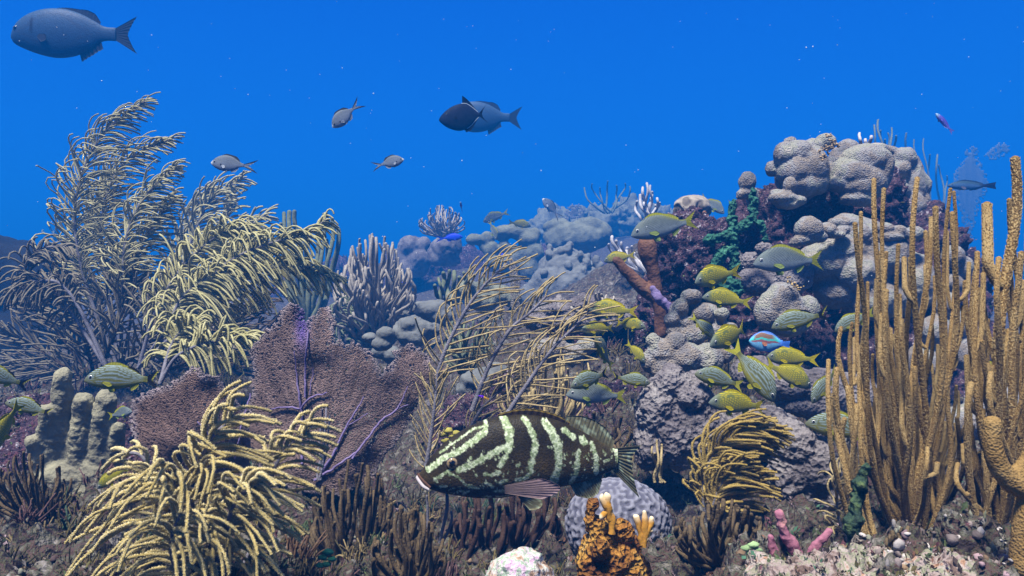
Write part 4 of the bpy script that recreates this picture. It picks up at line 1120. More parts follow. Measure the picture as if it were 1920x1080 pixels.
crumbs('polyp_cluster', 'short line of gold polyps above the heart shaped coral', 'polyps', [(1478, 523), (1486, 530), (1494, 536), (1500, 540)], 2.33, 2.2, (.48, .34, .14), 5, 2.6)

def leaf_alga(label, spots, d, rpx, col):
    rg = np.random.default_rng(len(label) + 3)
    d = far_d(d)
    parts = []
    for (a, b) in spots:
        c = P(a, b, d)
        V0, T0 = ICO2
        r = rpx * d / F * rg.uniform(.7, 1.2)
        V = V0 * np.array([r, r * .5, r * .55])
        V = V * (1 + .25 * fbm(V0 * 2 + a, 1, 2, 3))[:, None] + c
        parts.append((V, None, T0, np.tile(np.array(col) * rg.uniform(.8, 1.3), (len(V0), 1))))
    V, _, T, c = merge(parts)
    return tag(mesh_obj('alga_clump', V, None, T, mat=MAT['bits'], col=np.clip(c, 0, 1), loc=P(*spots[0], d)), label, 'algae')
leaf_alga('pale green leafy alga clump by the pink finger sponge', [(1400, 1028), (1412, 1022), (1420, 1032), (1408, 1036)], 1.08, 10, (.30, .44, .20))
leaf_alga('dark green alga clump at the root of the yellow plume', [(605, 1045), (615, 1035), (600, 1060), (622, 1048), (612, 1058)], 1.15, 9, (.03, .16, .09))
leaf_alga('yellow green crusting alga under the spiny grey plume', [(830, 815), (840, 808), (848, 818), (836, 826), (856, 812)], 1.95, 9, (.34, .30, .06))
leaf_alga('orange sponge crust behind the low brown finger bush', [(766, 978), (772, 985), (760, 988), (750, 1000)], 1.75, 8, (.55, .20, .03))

# drifting specks
rg = np.random.default_rng(77)
parts = []
for k in range(150):
    d_ = rg.uniform(.9, 4.0)
    c = P(rg.uniform(0, 1920), rg.uniform(0, 560), d_)
    V0, T0 = ICO1
    r = rg.choice([.6, .8, 1.0, 1.5], p=[.45, .3, .18, .07]) * d_ / F
    parts.append((V0 * r * rg.uniform(.6, 1.3, 3) + c, None, T0, None))
V, _, T, _ = merge(parts)
tag(mesh_obj('marine_snow', V, None, T, mat=MAT['snow']), 'tiny pale specks drifting in the blue water', 'particles', kind='stuff')

# ------------------------------------------------------------------ fish
def lerp_c(a, b, w):
    return np.asarray(a, float) * (1 - w[:, None]) + np.asarray(b, float) * w[:, None]

def sstep(a, b, x):
    t = np.clip((x - a) / (b - a), 0, 1)
    return t * t * (3 - 2 * t)

def curve_fn(pts):
    c = catmull(np.array(pts, float), 240)
    return lambda u: np.interp(u, c[:, 0], c[:, 1])

class Spec: pass

def body_mesh(k, nu=110, nth=56):
    u = k.u1 * (1 - np.cos(np.linspace(0, np.pi / 1.15, nu))) / (1 - math.cos(np.pi / 1.15))
    zt, zb, hw = k.top(u), k.bot(u), k.wid(u)
    th = np.linspace(0, 2 * np.pi, nth, endpoint=False)
    mid, half = (zt + zb) / 2, np.maximum((zt - zb) / 2, 0.0005)
    hw = np.maximum(hw, .0005)
    sx = np.sign(np.cos(th)) * np.abs(np.cos(th)) ** 0.9
    V = np.stack([np.repeat(u, nth), (hw[:, None] * sx[None]).ravel(), (mid[:, None] + half[:, None] * np.sin(th)[None]).ravel()], 1)
    idx = np.arange(nu * nth).reshape(nu, nth)
    a, b = idx[:-1], idx[1:]
    q = np.stack([a, np.roll(a, -1, 1), np.roll(b, -1, 1), b], -1).reshape(-1, 4)
    n0 = len(V)
    V = np.vstack([V, [[u[0] - .002, 0, mid[0]], [u[-1] + .002, 0, mid[-1]]]])
    i = np.arange(nth)
    t = np.concatenate([np.stack([np.full(nth, n0), np.roll(i, -1), i], 1), np.stack([np.full(nth, n0 + 1), idx[-1][i], np.roll(idx[-1], -1)], 1)])
    v = np.clip((V[:, 2] - k.bot(V[:, 0])) / np.maximum(k.top(V[:, 0]) - k.bot(V[:, 0]), 1e-4), 0, 1)
    return V, q, t, np.clip(k.color(V[:, 0], v, V), 0, 1)

def fin_mesh(base, edge, th=.004, nt=9, normal=(0, 1, 0), col=None, wave=.004, rays=16):
    base, edge = np.asarray(base, float), np.asarray(edge, float)
    ns = len(base)
    t = np.linspace(0, 1, nt)
    G_ = base[:, None] * (1 - t)[None, :, None] + edge[:, None] * t[None, :, None]
    s = np.linspace(0, 1, ns)
    nrm = np.asarray(normal, float)
    off = wave * np.sin(s * rays * 2 * np.pi)[:, None] * t[None, :] ** .5
    tk = th * (1 - .75 * t)[None, :] * np.ones((ns, 1))
    A = (G_ + nrm * (off + tk)[..., None]).reshape(-1, 3)
    B = (G_ + nrm * (off - tk)[..., None]).reshape(-1, 3)
    i = np.arange(ns * nt).reshape(ns, nt)
    q1 = np.stack([i[:-1, :-1], i[1:, :-1], i[1:, 1:], i[:-1, 1:]], -1).reshape(-1, 4)
    q2 = q1[:, ::-1] + ns * nt
    rim = np.concatenate([i[0, :], i[1:, -1], i[-1, -2::-1], i[-2:0:-1, 0]])
    r2 = np.roll(rim, -1)
    q3 = np.stack([rim, rim + ns * nt, r2 + ns * nt, r2], 1)
    S, T_ = np.meshgrid(s, t, indexing='ij')
    c = col(S.ravel(), T_.ravel())
    ray = 1 - .22 * (np.sin(S.ravel() * rays * 2 * np.pi) > .3) * (T_.ravel() > .1)
    c = np.clip(c * ray[:, None], 0, 1)
    return np.vstack([A, B]), np.vstack([q1, q2, q3]), np.vstack([c, c])

def flat(c):
    return lambda s, t: np.tile(np.asarray(c, float), (len(s), 1))

def edged(c, e, w=.75):
    return lambda s, t: lerp_c(c, e, sstep(w - .15, w + .1, t))

CXO = 0.45   # local origin along the fish
def build_fish(k):
    root = bpy.data.objects.new(k.name, None)
    root.empty_display_size = .1
    COL.objects.link(root)
    sh = np.array([-CXO, 0, 0])
    def bend(V):
        V = np.array(V, float)
        x = V[:, 0] - .35
        V[:, 1] += k.bend * np.where(x > 0, x ** 2, .3 * x ** 2)
        return V + sh
    V, q, t, c = body_mesh(k, *k.res)
    mesh_obj('body', bend(V), q, t, MAT[k.skin], root, c)
    for f in k.fins:
        V, q, c = fin_mesh(**f['g'])
        mesh_obj(f['name'], bend(V), q, None, MAT['fin' if k.skin == 'fish' else k.skin], root, c)
    for sgn in (-1, 1):
        V0, T0 = ICO3
        er = k.eye_r
        ey = float(k.wid(np.array([k.eye[0]]))[0])
        zc = (float(k.top(np.array([k.eye[0]]))[0]) + float(k.bot(np.array([k.eye[0]]))[0])) / 2
        hf = (float(k.top(np.array([k.eye[0]]))[0]) - float(k.bot(np.array([k.eye[0]]))[0])) / 2
        rel = np.clip((k.eye[1] - zc) / hf, -.95, .95)
        yy = ey * (1 - rel ** 2) ** .5
        ang = np.degrees(np.arccos(np.clip(V0[:, 1] * sgn, -1, 1)))
        c = np.where((ang < k.pupil)[:, None], np.array([[.004, .004, .006]]), np.where((ang < k.pupil + 26)[:, None], np.array([k.iris]), np.array([[.05, .05, .05]])))
        V = V0 * np.array([er, er * .55, er]) + np.array([k.eye[0], sgn * (yy - er * .12), k.eye[1]])
        mesh_obj('eye', bend(V), None, T0, MAT['eye'], root, c)
    for ln in k.lines:
        V, q = tubes(np.array([[a, b, c] for a, b, c in catmull(np.array(ln['p'], float), 24)]), np.full(24, ln['r']), 6)
        mesh_obj(ln['name'], bend(V), q, None, MAT['fin'], root, np.tile(np.array(ln['c']), (len(V), 1)))
    return root

def spec(name, top, bot, wid, u1, color, eye, eye_r, fins, iris=(.6, .62, .6), pupil=42, bend=0.0, lines=(), res=(110, 56), skin='fish'):
    k = Spec()
    k.name, k.u1, k.color, k.eye, k.eye_r, k.fins, k.iris, k.pupil, k.bend, k.lines, k.res = name, u1, color, eye, eye_r, fins, iris, pupil, bend, lines, res
    k.skin = skin
    k.top, k.bot, k.wid = curve_fn(top), curve_fn(bot), curve_fn(wid)
    for f in fins:
        f['g'] = f['g'](k)
    return k

def dorsal(u0, u1, hs, sweep=.35, col=flat((.3, .3, .03)), n=40, sink=.012, under=False, rays=14, name=None):
    """fin along the back (or the belly); hs: heights along the base"""
    def g(k):
        u = np.linspace(u0, u1, n)
        h = np.interp(np.linspace(0, 1, n), np.linspace(0, 1, len(hs)), hs)
        z = (k.bot(u) + sink) if under else (k.top(u) - sink)
        sg = -1 if under else 1
        base = np.stack([u, 0 * u, z], 1)
        edge = np.stack([u + sweep * h, 0 * u, z + sg * (h + sink)], 1)
        return dict(base=base, edge=edge, col=col, rays=rays)
    return dict(name=name or ('anal_fin' if under else 'dorsal_fin'), g=g)

def tail(x0, spread, fork, col=flat((.4, .38, .02)), p=1.2, x1=1.0, zc=0.0, base_h=.036, n=30, rays=10, lobes=(1, 1)):
    def g(k):
        s = np.linspace(-1, 1, n)
        zm = (float(k.top(np.array([x0]))[0]) + float(k.bot(np.array([x0]))[0])) / 2
        base = np.stack([np.full(n, x0 - .01), 0 * s, zm + s * base_h], 1)
        lb = np.where(s > 0, lobes[0], lobes[1])
        edge = np.stack([x1 - fork * (1 - np.abs(s) ** p) - (1 - lb) * .1, 0 * s, zm + zc + s * spread * lb], 1)
        return dict(base=base, edge=edge, col=col, rays=rays, nt=12)
    return dict(name='tail_fin', g=g)

def paired(name, u, z, L_, w, sgn, down=25, out=22, col=flat((.4, .38, .02)), wfrac=.92, n=18):
    """pectoral or pelvic paddle on one side"""
    def g(k):
        y = float(k.wid(np.array([u]))[0]) * wfrac * sgn
        s = np.linspace(-1, 1, n)
        dn, ot = R(down), R(out)
        ax = np.array([math.cos(dn) * math.cos(ot), sgn * math.sin(ot), -math.sin(dn)])
        up = np.array([math.sin(dn), 0, math.cos(dn)])
        b0 = np.array([u, y, z])
        base = b0 + up * (s * w * .22)[:, None]
        rr = L_ * (1 - .35 * np.abs(s) ** 2)
        edge = b0 + ax * rr[:, None] + up * (s * w * .6)[:, None]
        nn = np.cross(ax, up)
        return dict(base=base, edge=edge, col=col, rays=8, th=.003, wave=.002, normal=nn / np.linalg.norm(nn))
    return dict(name=name, g=g)

YEL = (.48, .40, .008)
SCL = lambda pts, k: [(a, b * k) for a, b in pts]
GT = SCL([(0, -.018), (.03, .018), (.08, .062), (.15, .105), (.24, .14), (.34, .155), (.46, .147), (.58, .112), (.68, .07), (.76, .040), (.84, .036)], 1.2)
GB_ = SCL([(0, -.03), (.03, -.052), (.08, -.074), (.16, -.098), (.28, -.118), (.42, -.118), (.54, -.1), (.64, -.07), (.72, -.046), (.78, -.034), (.84, -.034)], 1.2)
GW = [(0, .004), (.04, .026), (.1, .046), (.2, .062), (.32, .068), (.46, .058), (.6, .036), (.72, .017), (.84, .008)]

def c_french(u, v, V):
    z = V[:, 2]
    base = lerp_c((.25, .27, .14), (.13, .16, .05), sstep(.1, .5, v))
    base = lerp_c(base, (.13, .15, .03), sstep(.75, 1.0, v))
    diag = np.sin(2 * np.pi * (z * 30 - u * 13 + .25 * np.sin(u * 14)))
    strt = np.sin(2 * np.pi * (z * 34 - u * 2))
    w = np.where(v > .72, strt, diag)
    m = sstep(.25, .8, w) * sstep(.12, .2, u) * (1 - sstep(.7, .78, u)) * sstep(.08, .25, v)
    c = lerp_c(base, (.50, .41, .01), m * .95)
    c = lerp_c(c, (.42, .36, .012), .35 * sstep(.25, .7, u))
    return lerp_c(c, (.13, .16, .13), 1 - sstep(.05, .19, u))

def c_blue(u, v, V):
    z = V[:, 2]
    base = lerp_c((.24, .23, .03), (.10, .11, .03), sstep(.15, .6, v))
    m = sstep(.0, .75, np.sin(2 * np.pi * (z * 36 - u * 3.2 * (1 - v) + .05 * np.sin(u * 20))))
    m *= sstep(.02, .08, u) * (1 - sstep(.72, .8, u)) * sstep(.12, .28, v)
    c = lerp_c(base, (.24, .33, .36), m * .95)
    return lerp_c(c, (.15, .17, .14), (1 - sstep(.02, .12, u)) * .5)

def c_silver(u, v, V):
    z = V[:, 2]
    base = lerp_c((.22, .27, .28), (.12, .15, .14), sstep(.3, .95, v))
    base = lerp_c(base, (.20, .21, .03), sstep(.72, 1.0, v) * sstep(.35, .7, u))
    m = sstep(.0, .7, np.sin(2 * np.pi * (z * 30 - u * 24))) * sstep(.14, .24, u) * (1 - sstep(.68, .8, u)) * sstep(.3, .5, v)
    return lerp_c(base, (.035, .05, .06), m * .85)

def grunt_fins(yc, black=False, pale=None):
    bk = (.012, .012, .012)
    fc = pale or yc
    tailc = (lambda s, t: lerp_c(np.tile(bk, (len(s), 1)), (.42, .40, .03), sstep(.72, .9, t) * sstep(.35, .6, s))) if black else flat(yc)
    dcol = (lambda s, t: lerp_c(np.tile(yc, (len(s), 1)), bk, sstep(.6, .68, s) * sstep(.2, .5, t))) if black else flat(yc)
    return [dorsal(.24, .72, [.008, .035, .04, .035, .025, .035, .04, .02], col=dcol), dorsal(.58, .70, [.055, .05, .02], under=True, sweep=.5, col=flat(fc), rays=6),
            tail(.82, .14, .10, col=tailc, p=1.1), paired('pectoral_fin', .25, -.045, .14, .055, -1, down=14, out=10, col=flat(fc)), paired('pectoral_fin', .25, -.045, .14, .055, 1, down=14, out=10, col=flat(fc)),
            paired('pelvic_fin', .31, -.105, .11, .07, -1, down=40, out=8, col=flat(fc), wfrac=.3), paired('pelvic_fin', .31, -.105, .11, .07, 1, down=40, out=8, col=flat(fc), wfrac=.3)]

gk = dict(top=GT, bot=GB_, wid=GW, u1=.83, eye=(.095, .022), eye_r=.024)
KIND = {}
KIND['french'] = lambda: spec('grunt_fish', color=c_french, fins=grunt_fins(YEL), bend=.12, **gk)
KIND['french_b'] = lambda: spec('grunt_fish', color=c_french, fins=grunt_fins(YEL), bend=-.22, **gk)
KIND['french_c'] = lambda: spec('grunt_fish', color=c_french, fins=grunt_fins(YEL), bend=.34, **gk)
KIND['french_d'] = lambda: spec('grunt_fish', color=c_french, fins=grunt_fins((.42, .38, .02)), bend=-.08, **dict(gk, top=SCL(GT, 1.07), bot=SCL(GB_, .94)))
KIND['blue_c'] = lambda: spec('grunt_fish', color=c_blue, fins=grunt_fins((.34, .33, .03), black=True), bend=-.26, **gk)
KIND['blue'] = lambda: spec('grunt_fish', color=c_blue, fins=grunt_fins((.34, .33, .03), black=True), bend=.10, **gk)
KIND['blue_y'] = lambda: spec('grunt_fish', color=c_blue, fins=grunt_fins((.42, .40, .03)), bend=-.12, **gk)
KIND['silver'] = lambda: spec('grunt_fish', color=c_silver, fins=grunt_fins((.38, .38, .03), pale=(.30, .38, .10)), bend=.1, iris=(.7, .72, .7), pupil=36, **gk)

CHT = [(0, -.02), (.02, .02), (.07, .075), (.16, .125), (.28, .155), (.42, .158), (.55, .13), (.66, .085), (.74, .05), (.84, .045)]
CHB = [(0, -.05), (.03, -.085), (.10, -.115), (.22, -.15), (.36, -.17), (.5, -.155), (.62, -.11), (.70, -.06), (.76, -.045), (.84, -.045)]
def c_chub(u, v, V):
    c = lerp_c((.02, .048, .105), (.032, .075, .15), sstep(.3, .9, v))
    lines = np.sin(2 * np.pi * V[:, 2] * 45)
    c = lerp_c(c, (.035, .04, .06), .3 * sstep(.2, .8, lines))
    m = np.exp(-((u - .19) / .012) ** 2) * sstep(.35, .5, v) * (1 - sstep(.75, .85, v))
    return lerp_c(c, (.012, .014, .02), m)
DK = (.018, .022, .035)
KIND['chub'] = lambda: spec('chub_fish', SCL(CHT, 1.25), SCL(CHB, 1.25), [(0, .006), (.04, .04), (.12, .06), (.3, .075), (.5, .06), (.7, .022), (.84, .012)], .83, c_chub, (.055, .012), .02,
    [dorsal(.36, .70, [.005, .012, .02, .03, .05, .055, .02], col=flat(DK)), dorsal(.54, .71, [.06, .05, .05, .06], under=True, sweep=.3, col=flat(DK), rays=6), tail(.83, .16, .075, col=flat(DK), p=1.3, base_h=.045),
     paired('pectoral_fin', .24, -.05, .10, .06, -1, col=flat(DK)), paired('pectoral_fin', .24, -.05, .10, .06, 1, col=flat(DK)), paired('pelvic_fin', .34, -.15, .10, .05, -1, down=20, out=4, col=flat(DK), wfrac=.25)], iris=(.10, .11, .12))
def c_durgon(u, v, V):
    return np.tile((.007, .010, .026), (len(u), 1)) * (1 + .4 * fbm(V, 20, 2, 3))[:, None]
BK = (.002, .003, .009)
DT = [(0, -.02), (.04, .03), (.14, .10), (.28, .165), (.44, .20), (.56, .19), (.68, .13), (.78, .05), (.84, .03)]
DB = [(0, -.04), (.04, -.08), (.14, -.15), (.28, -.205), (.42, -.225), (.56, -.19), (.68, -.12), (.78, -.04), (.84, -.025)]
KIND['durgon'] = lambda: spec('triggerfish', SCL(DT, 1.28), SCL(DB, 1.28), [(0, .006), (.06, .04), (.2, .07), (.45, .07), (.7, .03), (.84, .01)], .83, c_durgon, (.17, .05), .018,
    [dorsal(.50, .80, [.16, .11, .06, .02], col=flat(BK), sweep=.1, rays=9), dorsal(.50, .80, [.06, .08, .05, .01], under=True, col=flat(BK), sweep=.3), tail(.83, .20, .12, col=flat(BK), p=1.6, base_h=.03),
     paired('pectoral_fin', .30, -.02, .07, .05, -1, col=flat(BK)), paired('pectoral_fin', .30, -.02, .07, .05, 1, col=flat(BK))], iris=(.03, .03, .05), skin='fish_black',
    lines=[dict(name='fin_line', r=.007, c=(.5, .62, .7), p=[(.48, 0, .262), (.58, 0, .250), (.68, 0, .180), (.80, 0, .06)]), dict(name='fin_line', r=.007, c=(.5, .62, .7), p=[(.54, 0, -.262), (.62, 0, -.214), (.70, 0, -.142), (.80, 0, -.05)])])
RT = [(0, 0), (.03, .03), (.1, .085), (.2, .125), (.32, .14), (.45, .12), (.56, .075), (.64, .04), (.70, .03)]
RB = [(0, -.015), (.04, -.045), (.12, -.085), (.24, -.115), (.36, -.115), (.48, -.085), (.58, -.045), (.64, -.03), (.70, -.025)]
RW = [(0, .005), (.05, .03), (.15, .05), (.3, .055), (.5, .03), (.7, .008)]
def c_chromis(u, v, V):
    c = lerp_c((.20, .24, .29), (.12, .145, .17), sstep(.35, .95, v))
    c = lerp_c(c, (.62, .66, .62), (1 - sstep(.015, .06, u)))
    m = ((u - .225) / .020) ** 2 + ((V[:, 2] + .03) / .022) ** 2
    return lerp_c(c, (.01, .01, .02), (m < 1).astype(float))
GD = (.05, .055, .06)
KIND['chromis'] = lambda: spec('chromis_fish', SCL(RT, 1.35), SCL(RB, 1.35), RW, .69, c_chromis, (.085, .022), .021,
    [dorsal(.22, .60, [.01, .03, .03, .035, .05, .02], col=flat(GD)), dorsal(.42, .58, [.03, .05, .02], under=True, sweep=.6, col=flat((.3, .33, .36)), rays=6),
     tail(.69, .155, .22, col=lambda s, t: lerp_c((.3, .32, .34), GD, sstep(.2, .35, np.abs(s - .5))), p=.8, base_h=.022, rays=8), paired('pectoral_fin', .24, -.045, .10, .06, -1, col=flat((.36, .4, .45))),
     paired('pectoral_fin', .24, -.045, .10, .06, 1, col=flat((.36, .4, .45))), paired('pelvic_fin', .27, -.105, .1, .04, -1, down=35, out=5, col=flat((.4, .42, .45)), wfrac=.3)], iris=(.35, .37, .36), pupil=50)
def c_damsel(u, v, V):
    return lerp_c((.02, .06, .75), (.03, .05, .55), sstep(.5, 1, v))
BL = (.02, .05, .6)
KIND['damsel'] = lambda: spec('damselfish', RT, RB, RW, .69, c_damsel, (.085, .022), .02,
    [dorsal(.22, .60, [.01, .03, .03, .035, .05, .02], col=flat(BL)), dorsal(.42, .58, [.03, .05, .02], under=True, sweep=.6, col=flat(BL)), tail(.69, .13, .18, col=flat(BL), p=.9, base_h=.022),
     paired('pectoral_fin', .24, -.04, .1, .06, -1, col=flat(BL)), paired('pectoral_fin', .24, -.04, .1, .06, 1, col=flat(BL))], iris=(.05, .05, .3), res=(60, 32))
def c_creole(u, v, V):
    c = lerp_c((.16, .14, .55), (.10, .07, .50), sstep(.4, 1, v))
    return lerp_c(c, (.35, .55, .75), (1 - sstep(.05, .2, u)))
PU = (.12, .08, .5)
WT = [(0, 0), (.04, .035), (.12, .075), (.26, .105), (.42, .10), (.58, .07), (.7, .04), (.8, .035)]
WB = [(0, -.01), (.05, -.045), (.14, -.08), (.28, -.105), (.42, -.10), (.58, -.07), (.7, -.04), (.8, -.035)]
KIND['creole'] = lambda: spec('wrasse', WT, WB, RW, .79, c_creole, (.09, .02), .016,
    [dorsal(.22, .72, [.01, .03, .03, .03, .02], col=flat(PU)), dorsal(.45, .72, [.02, .035, .015], under=True, col=flat((.3, .3, .7))), tail(.79, .10, .09, col=flat((.2, .18, .6)), p=1.0, base_h=.03),
     paired('pectoral_fin', .25, -.03, .1, .05, -1, col=flat(PU)), paired('pectoral_fin', .25, -.03, .1, .05, 1, col=flat(PU))], iris=(.05, .05, .2), res=(60, 32))
def c_darkwrasse(u, v, V):
    c = lerp_c((.06, .13, .26), (.03, .06, .08), sstep(.45, .95, v))
    return lerp_c(c, (.015, .015, .03), sstep(.6, .75, u))
KIND['darkwrasse'] = lambda: spec('parrotfish', [(a, b * .85) for a, b in WT], [(a, b * .85) for a, b in WB], RW, .79, c_darkwrasse, (.08, .015), .013,
    [dorsal(.2, .72, [.01, .03, .03, .03, .02], col=flat((.03, .06, .12))), dorsal(.45, .72, [.02, .03, .015], under=True, col=flat((.03, .06, .12))), tail(.79, .075, .02, col=flat((.02, .02, .05)), p=1.4, base_h=.03),
     paired('pectoral_fin', .25, -.03, .1, .05, -1, col=flat((.1, .1, .15))), paired('pectoral_fin', .25, -.03, .1, .05, 1, col=flat((.1, .1, .15)))], iris=(.15, .15, .1), res=(60, 32))
def c_parrot(u, v, V):
    c = lerp_c((.20, .50, .75), (.10, .62, .66), sstep(.35, .62, v))
    vv = v + .03 * np.sin(u * 18)
    band = lambda a, b: sstep(a - .03, a + .01, vv) * (1 - sstep(b - .01, b + .03, vv))
    c = lerp_c(c, (.30, .10, .12), band(.46, .60) * sstep(.02, .06, u))
    c = lerp_c(c, (.05, .58, .52), band(.60, .70))
    c = lerp_c(c, (.22, .13, .09), band(.70, .95) * sstep(.06, .14, u) * (1 - sstep(.5, .7, u)))
    c = lerp_c(c, (.12, .22, .75), sstep(.93, .99, vv))
    c = lerp_c(c, (.10, .28, .85), sstep(.66, .8, u))
    return c
PT = [(0, 0), (.03, .04), (.10, .10), (.22, .155), (.36, .17), (.5, .155), (.64, .105), (.74, .065), (.82, .06)]
PB = [(0, -.02), (.03, -.055), (.10, -.105), (.22, -.15), (.36, -.165), (.5, -.145), (.64, -.095), (.74, -.06), (.82, -.055)]
PBL = (.08, .26, .85)
KIND['parrot'] = lambda: spec('parrotfish', SCL(PT, 1.35), SCL(PB, 1.35), [(0, .012), (.05, .04), (.2, .075), (.45, .07), (.7, .03), (.82, .014)], .81, c_parrot, (.11, .045), .016,
    [dorsal(.2, .74, [.01, .03, .03, .03, .02], col=edged((.15, .3, .7), PBL)), dorsal(.45, .74, [.02, .035, .015], under=True, col=flat(PBL)), tail(.81, .085, .015, col=flat(PBL), p=1.4, base_h=.05),
     paired('pectoral_fin', .28, -.01, .13, .08, -1, col=flat((.4, .15, .08))), paired('pectoral_fin', .28, -.01, .13, .08, 1, col=flat((.4, .15, .08)))], iris=(.6, .3, .1))
def c_gramma(u, v, V):
    return lerp_c((.10, .01, .50), (.75, .42, .02), sstep(.42, .55, u))
KIND['gramma'] = lambda: spec('gramma_fish', WT, WB, RW, .79, c_gramma, (.09, .02), .018,
    [dorsal(.2, .72, [.01, .04, .04, .03], col=lambda s, t: lerp_c((.10, .01, .5), (.75, .42, .02), sstep(.4, .6, s))), dorsal(.45, .72, [.02, .04, .015], under=True, col=flat((.75, .42, .02))), tail(.79, .10, .05, col=flat((.75, .42, .02)), base_h=.03),
     paired('pectoral_fin', .25, -.03, .1, .05, -1, col=flat((.4, .2, .4)))], iris=(.2, .2, .3), res=(50, 28))

# ---- the striped grouper
GZ = lambda pts: [((760 + x / 4 - 788) / 422.0, -(740 + y / 4 - 865) / 422.0) for x, y in pts]
CREAM = [((270, 412), (350, 342), (450, 280), (580, 212), 16), ((180, 535), (290, 450), (400, 392), (520, 312), (598, 250), (602, 205), 42), ((398, 522), (500, 480), (600, 430), (700, 372), (750, 350), 44),
         ((735, 172), (772, 250), (770, 330), (758, 372), 62), ((740, 430), (705, 485), 46), ((890, 170), (940, 270), (962, 350), (950, 420), (930, 470), (925, 512), 44), ((935, 540), (885, 588), (822, 602), 34),
         ((1045, 205), (1092, 270), (1132, 370), (1142, 480), (1122, 580), (1082, 668), 62), ((1185, 255), (1248, 312), 46), ((1322, 330), (1340, 352), 54), ((1292, 420), (1282, 500), (1272, 580), (1240, 655), 40),
         ((1395, 370), (1432, 480), (1432, 590), 40), ((1590, 430), (1610, 500), 44), ((1500, 510), (1530, 500), 26), ((1560, 590), (1600, 610), 26), ((1640, 560), (1650, 600), 24), ((1215, 185), (1255, 215), 26),
         ((592, 552), (640, 560), (690, 538), 32), ((600, 620), (650, 652), 28), ((335, 552), (400, 572), (460, 640), (545, 662), 20), ((250, 585), (290, 560), (340, 525), 26), ((408, 690), (480, 692), 22), ((580, 736), (635, 736), 18),
         ((662, 690), (745, 690), 24), ((680, 736), (765, 734), 16), ((700, 622), (742, 602), 26), ((740, 655), (760, 662), 22), ((830, 642), (872, 646), 20), ((230, 600), (240, 618), 30), ((270, 655), (310, 652), 24), ((360, 662), (376, 662), 14), ((820, 490), (836, 492), 22), ((530, 552), (536, 560), 24)]
sp_rng = np.random.default_rng(21)
SPOTS = [(x, y, r) for x, y, r in zip(sp_rng.uniform(330, 1660, 170), sp_rng.uniform(330, 740, 170), sp_rng.uniform(4, 10, 170))]
def c_grouper(u, v, V):
    X = (u * 422 + 788 - 760) * 4
    Y = (-V[:, 2] * 422 + 865 - 740) * 4
    p3 = np.stack([X, Y, 0 * X], 1)
    X = X + 7 * fbm(p3, 1 / 30, 2, 4)
    Y = Y + 7 * fbm(p3, 1 / 30, 2, 14)
    base = lerp_c((.024, .019, .009), (.075, .052, .018), sstep(380, 620, Y + .15 * (X - 700)))
    base = lerp_c(base, (.075, .028, .014), sstep(620, 740, Y) * (1 - sstep(900, 1100, X)))
    base = lerp_c(base, (.05, .042, .022), sstep(1350, 1600, X))
    base = base * (1 + .25 * fbm(p3, 1 / 60, 3, 8))[:, None]
    best = np.full(len(X), -99.0)
    for st_ in CREAM:
        w = st_[-1]
        for a, b in zip(st_[:-2], st_[1:-1]):
            a_, b_ = np.array(a, float), np.array(b, float)
            e = b_ - a_
            t = np.clip(((X - a_[0]) * e[0] + (Y - a_[1]) * e[1]) / (e @ e), 0, 1)
            best = np.maximum(best, w / 2 - np.hypot(X - a_[0] - t * e[0], Y - a_[1] - t * e[1]))
    for x, y, r in SPOTS:
        best = np.maximum(best, r - np.hypot((X - x) * 1.2, (Y - y) * .8))
    cream = lerp_c((.24, .31, .15), (.56, .64, .42), sstep(-.5, .6, fbm(p3, 1 / 16, 3, 30)))
    edge = best + 5 * fbm(p3, 1 / 9, 2, 41)
    c = lerp_c(base, cream, sstep(-4, 7, edge))
    c = c * (1 + .22 * fbm(p3, 1 / 7, 2, 55))[:, None]
    lip = sstep(0, 14, 36 - np.hypot((X - 150) * .55 - (Y - 620) * .5, (X - 150) * .5 + (Y - 620) * .55) * 1.0) * .0
    return lerp_c(c, (.5, .42, .42), lip)
QT = [(-.004, -.052), (.02, -.02), (.06, .035), (.12, .095), (.2, .148), (.30, .19), (.40, .207), (.5, .205), (.6, .183), (.7, .14), (.78, .095), (.86, .05), (.89, .045)]
QB = [(-.004, -.068), (.02, -.10), (.08, -.125), (.16, -.142), (.27, -.157), (.4, -.152), (.52, -.135), (.62, -.118), (.72, -.1), (.8, -.075), (.86, -.055), (.89, -.052)]
QW = [(-.004, .008), (.03, .04), (.1, .065), (.2, .085), (.35, .095), (.5, .085), (.65, .06), (.8, .03), (.89, .018)]
def c_gfin(s, t):
    c = lerp_c((.10, .09, .045), (.17, .16, .09), t)
    n = fbm(np.stack([s * 9, t * 5, 0 * s], 1), 1, 2, 6)
    return lerp_c(c, (.34, .40, .26), sstep(.25, .5, n) * .8)
def gspin(s, t):
    c = np.tile((.025, .016, .01), (len(s), 1))
    return lerp_c(c, (.45, .30, .05), sstep(.78, .95, t))
def q_tail(k):
    n = 40
    s = np.linspace(0, 1, n)
    base = np.stack([np.full(n, .86), 0 * s, -.05 + s * .095], 1)
    c = catmull(np.array([(.99, -.185), (.972, -.13), (.958, -.07), (.955, -.02), (.965, .02), (1.0, .055)], float), n)
    return dict(base=base, edge=np.stack([c[:, 0], 0 * s, c[:, 1]], 1), col=c_gfin, rays=12, nt=14)
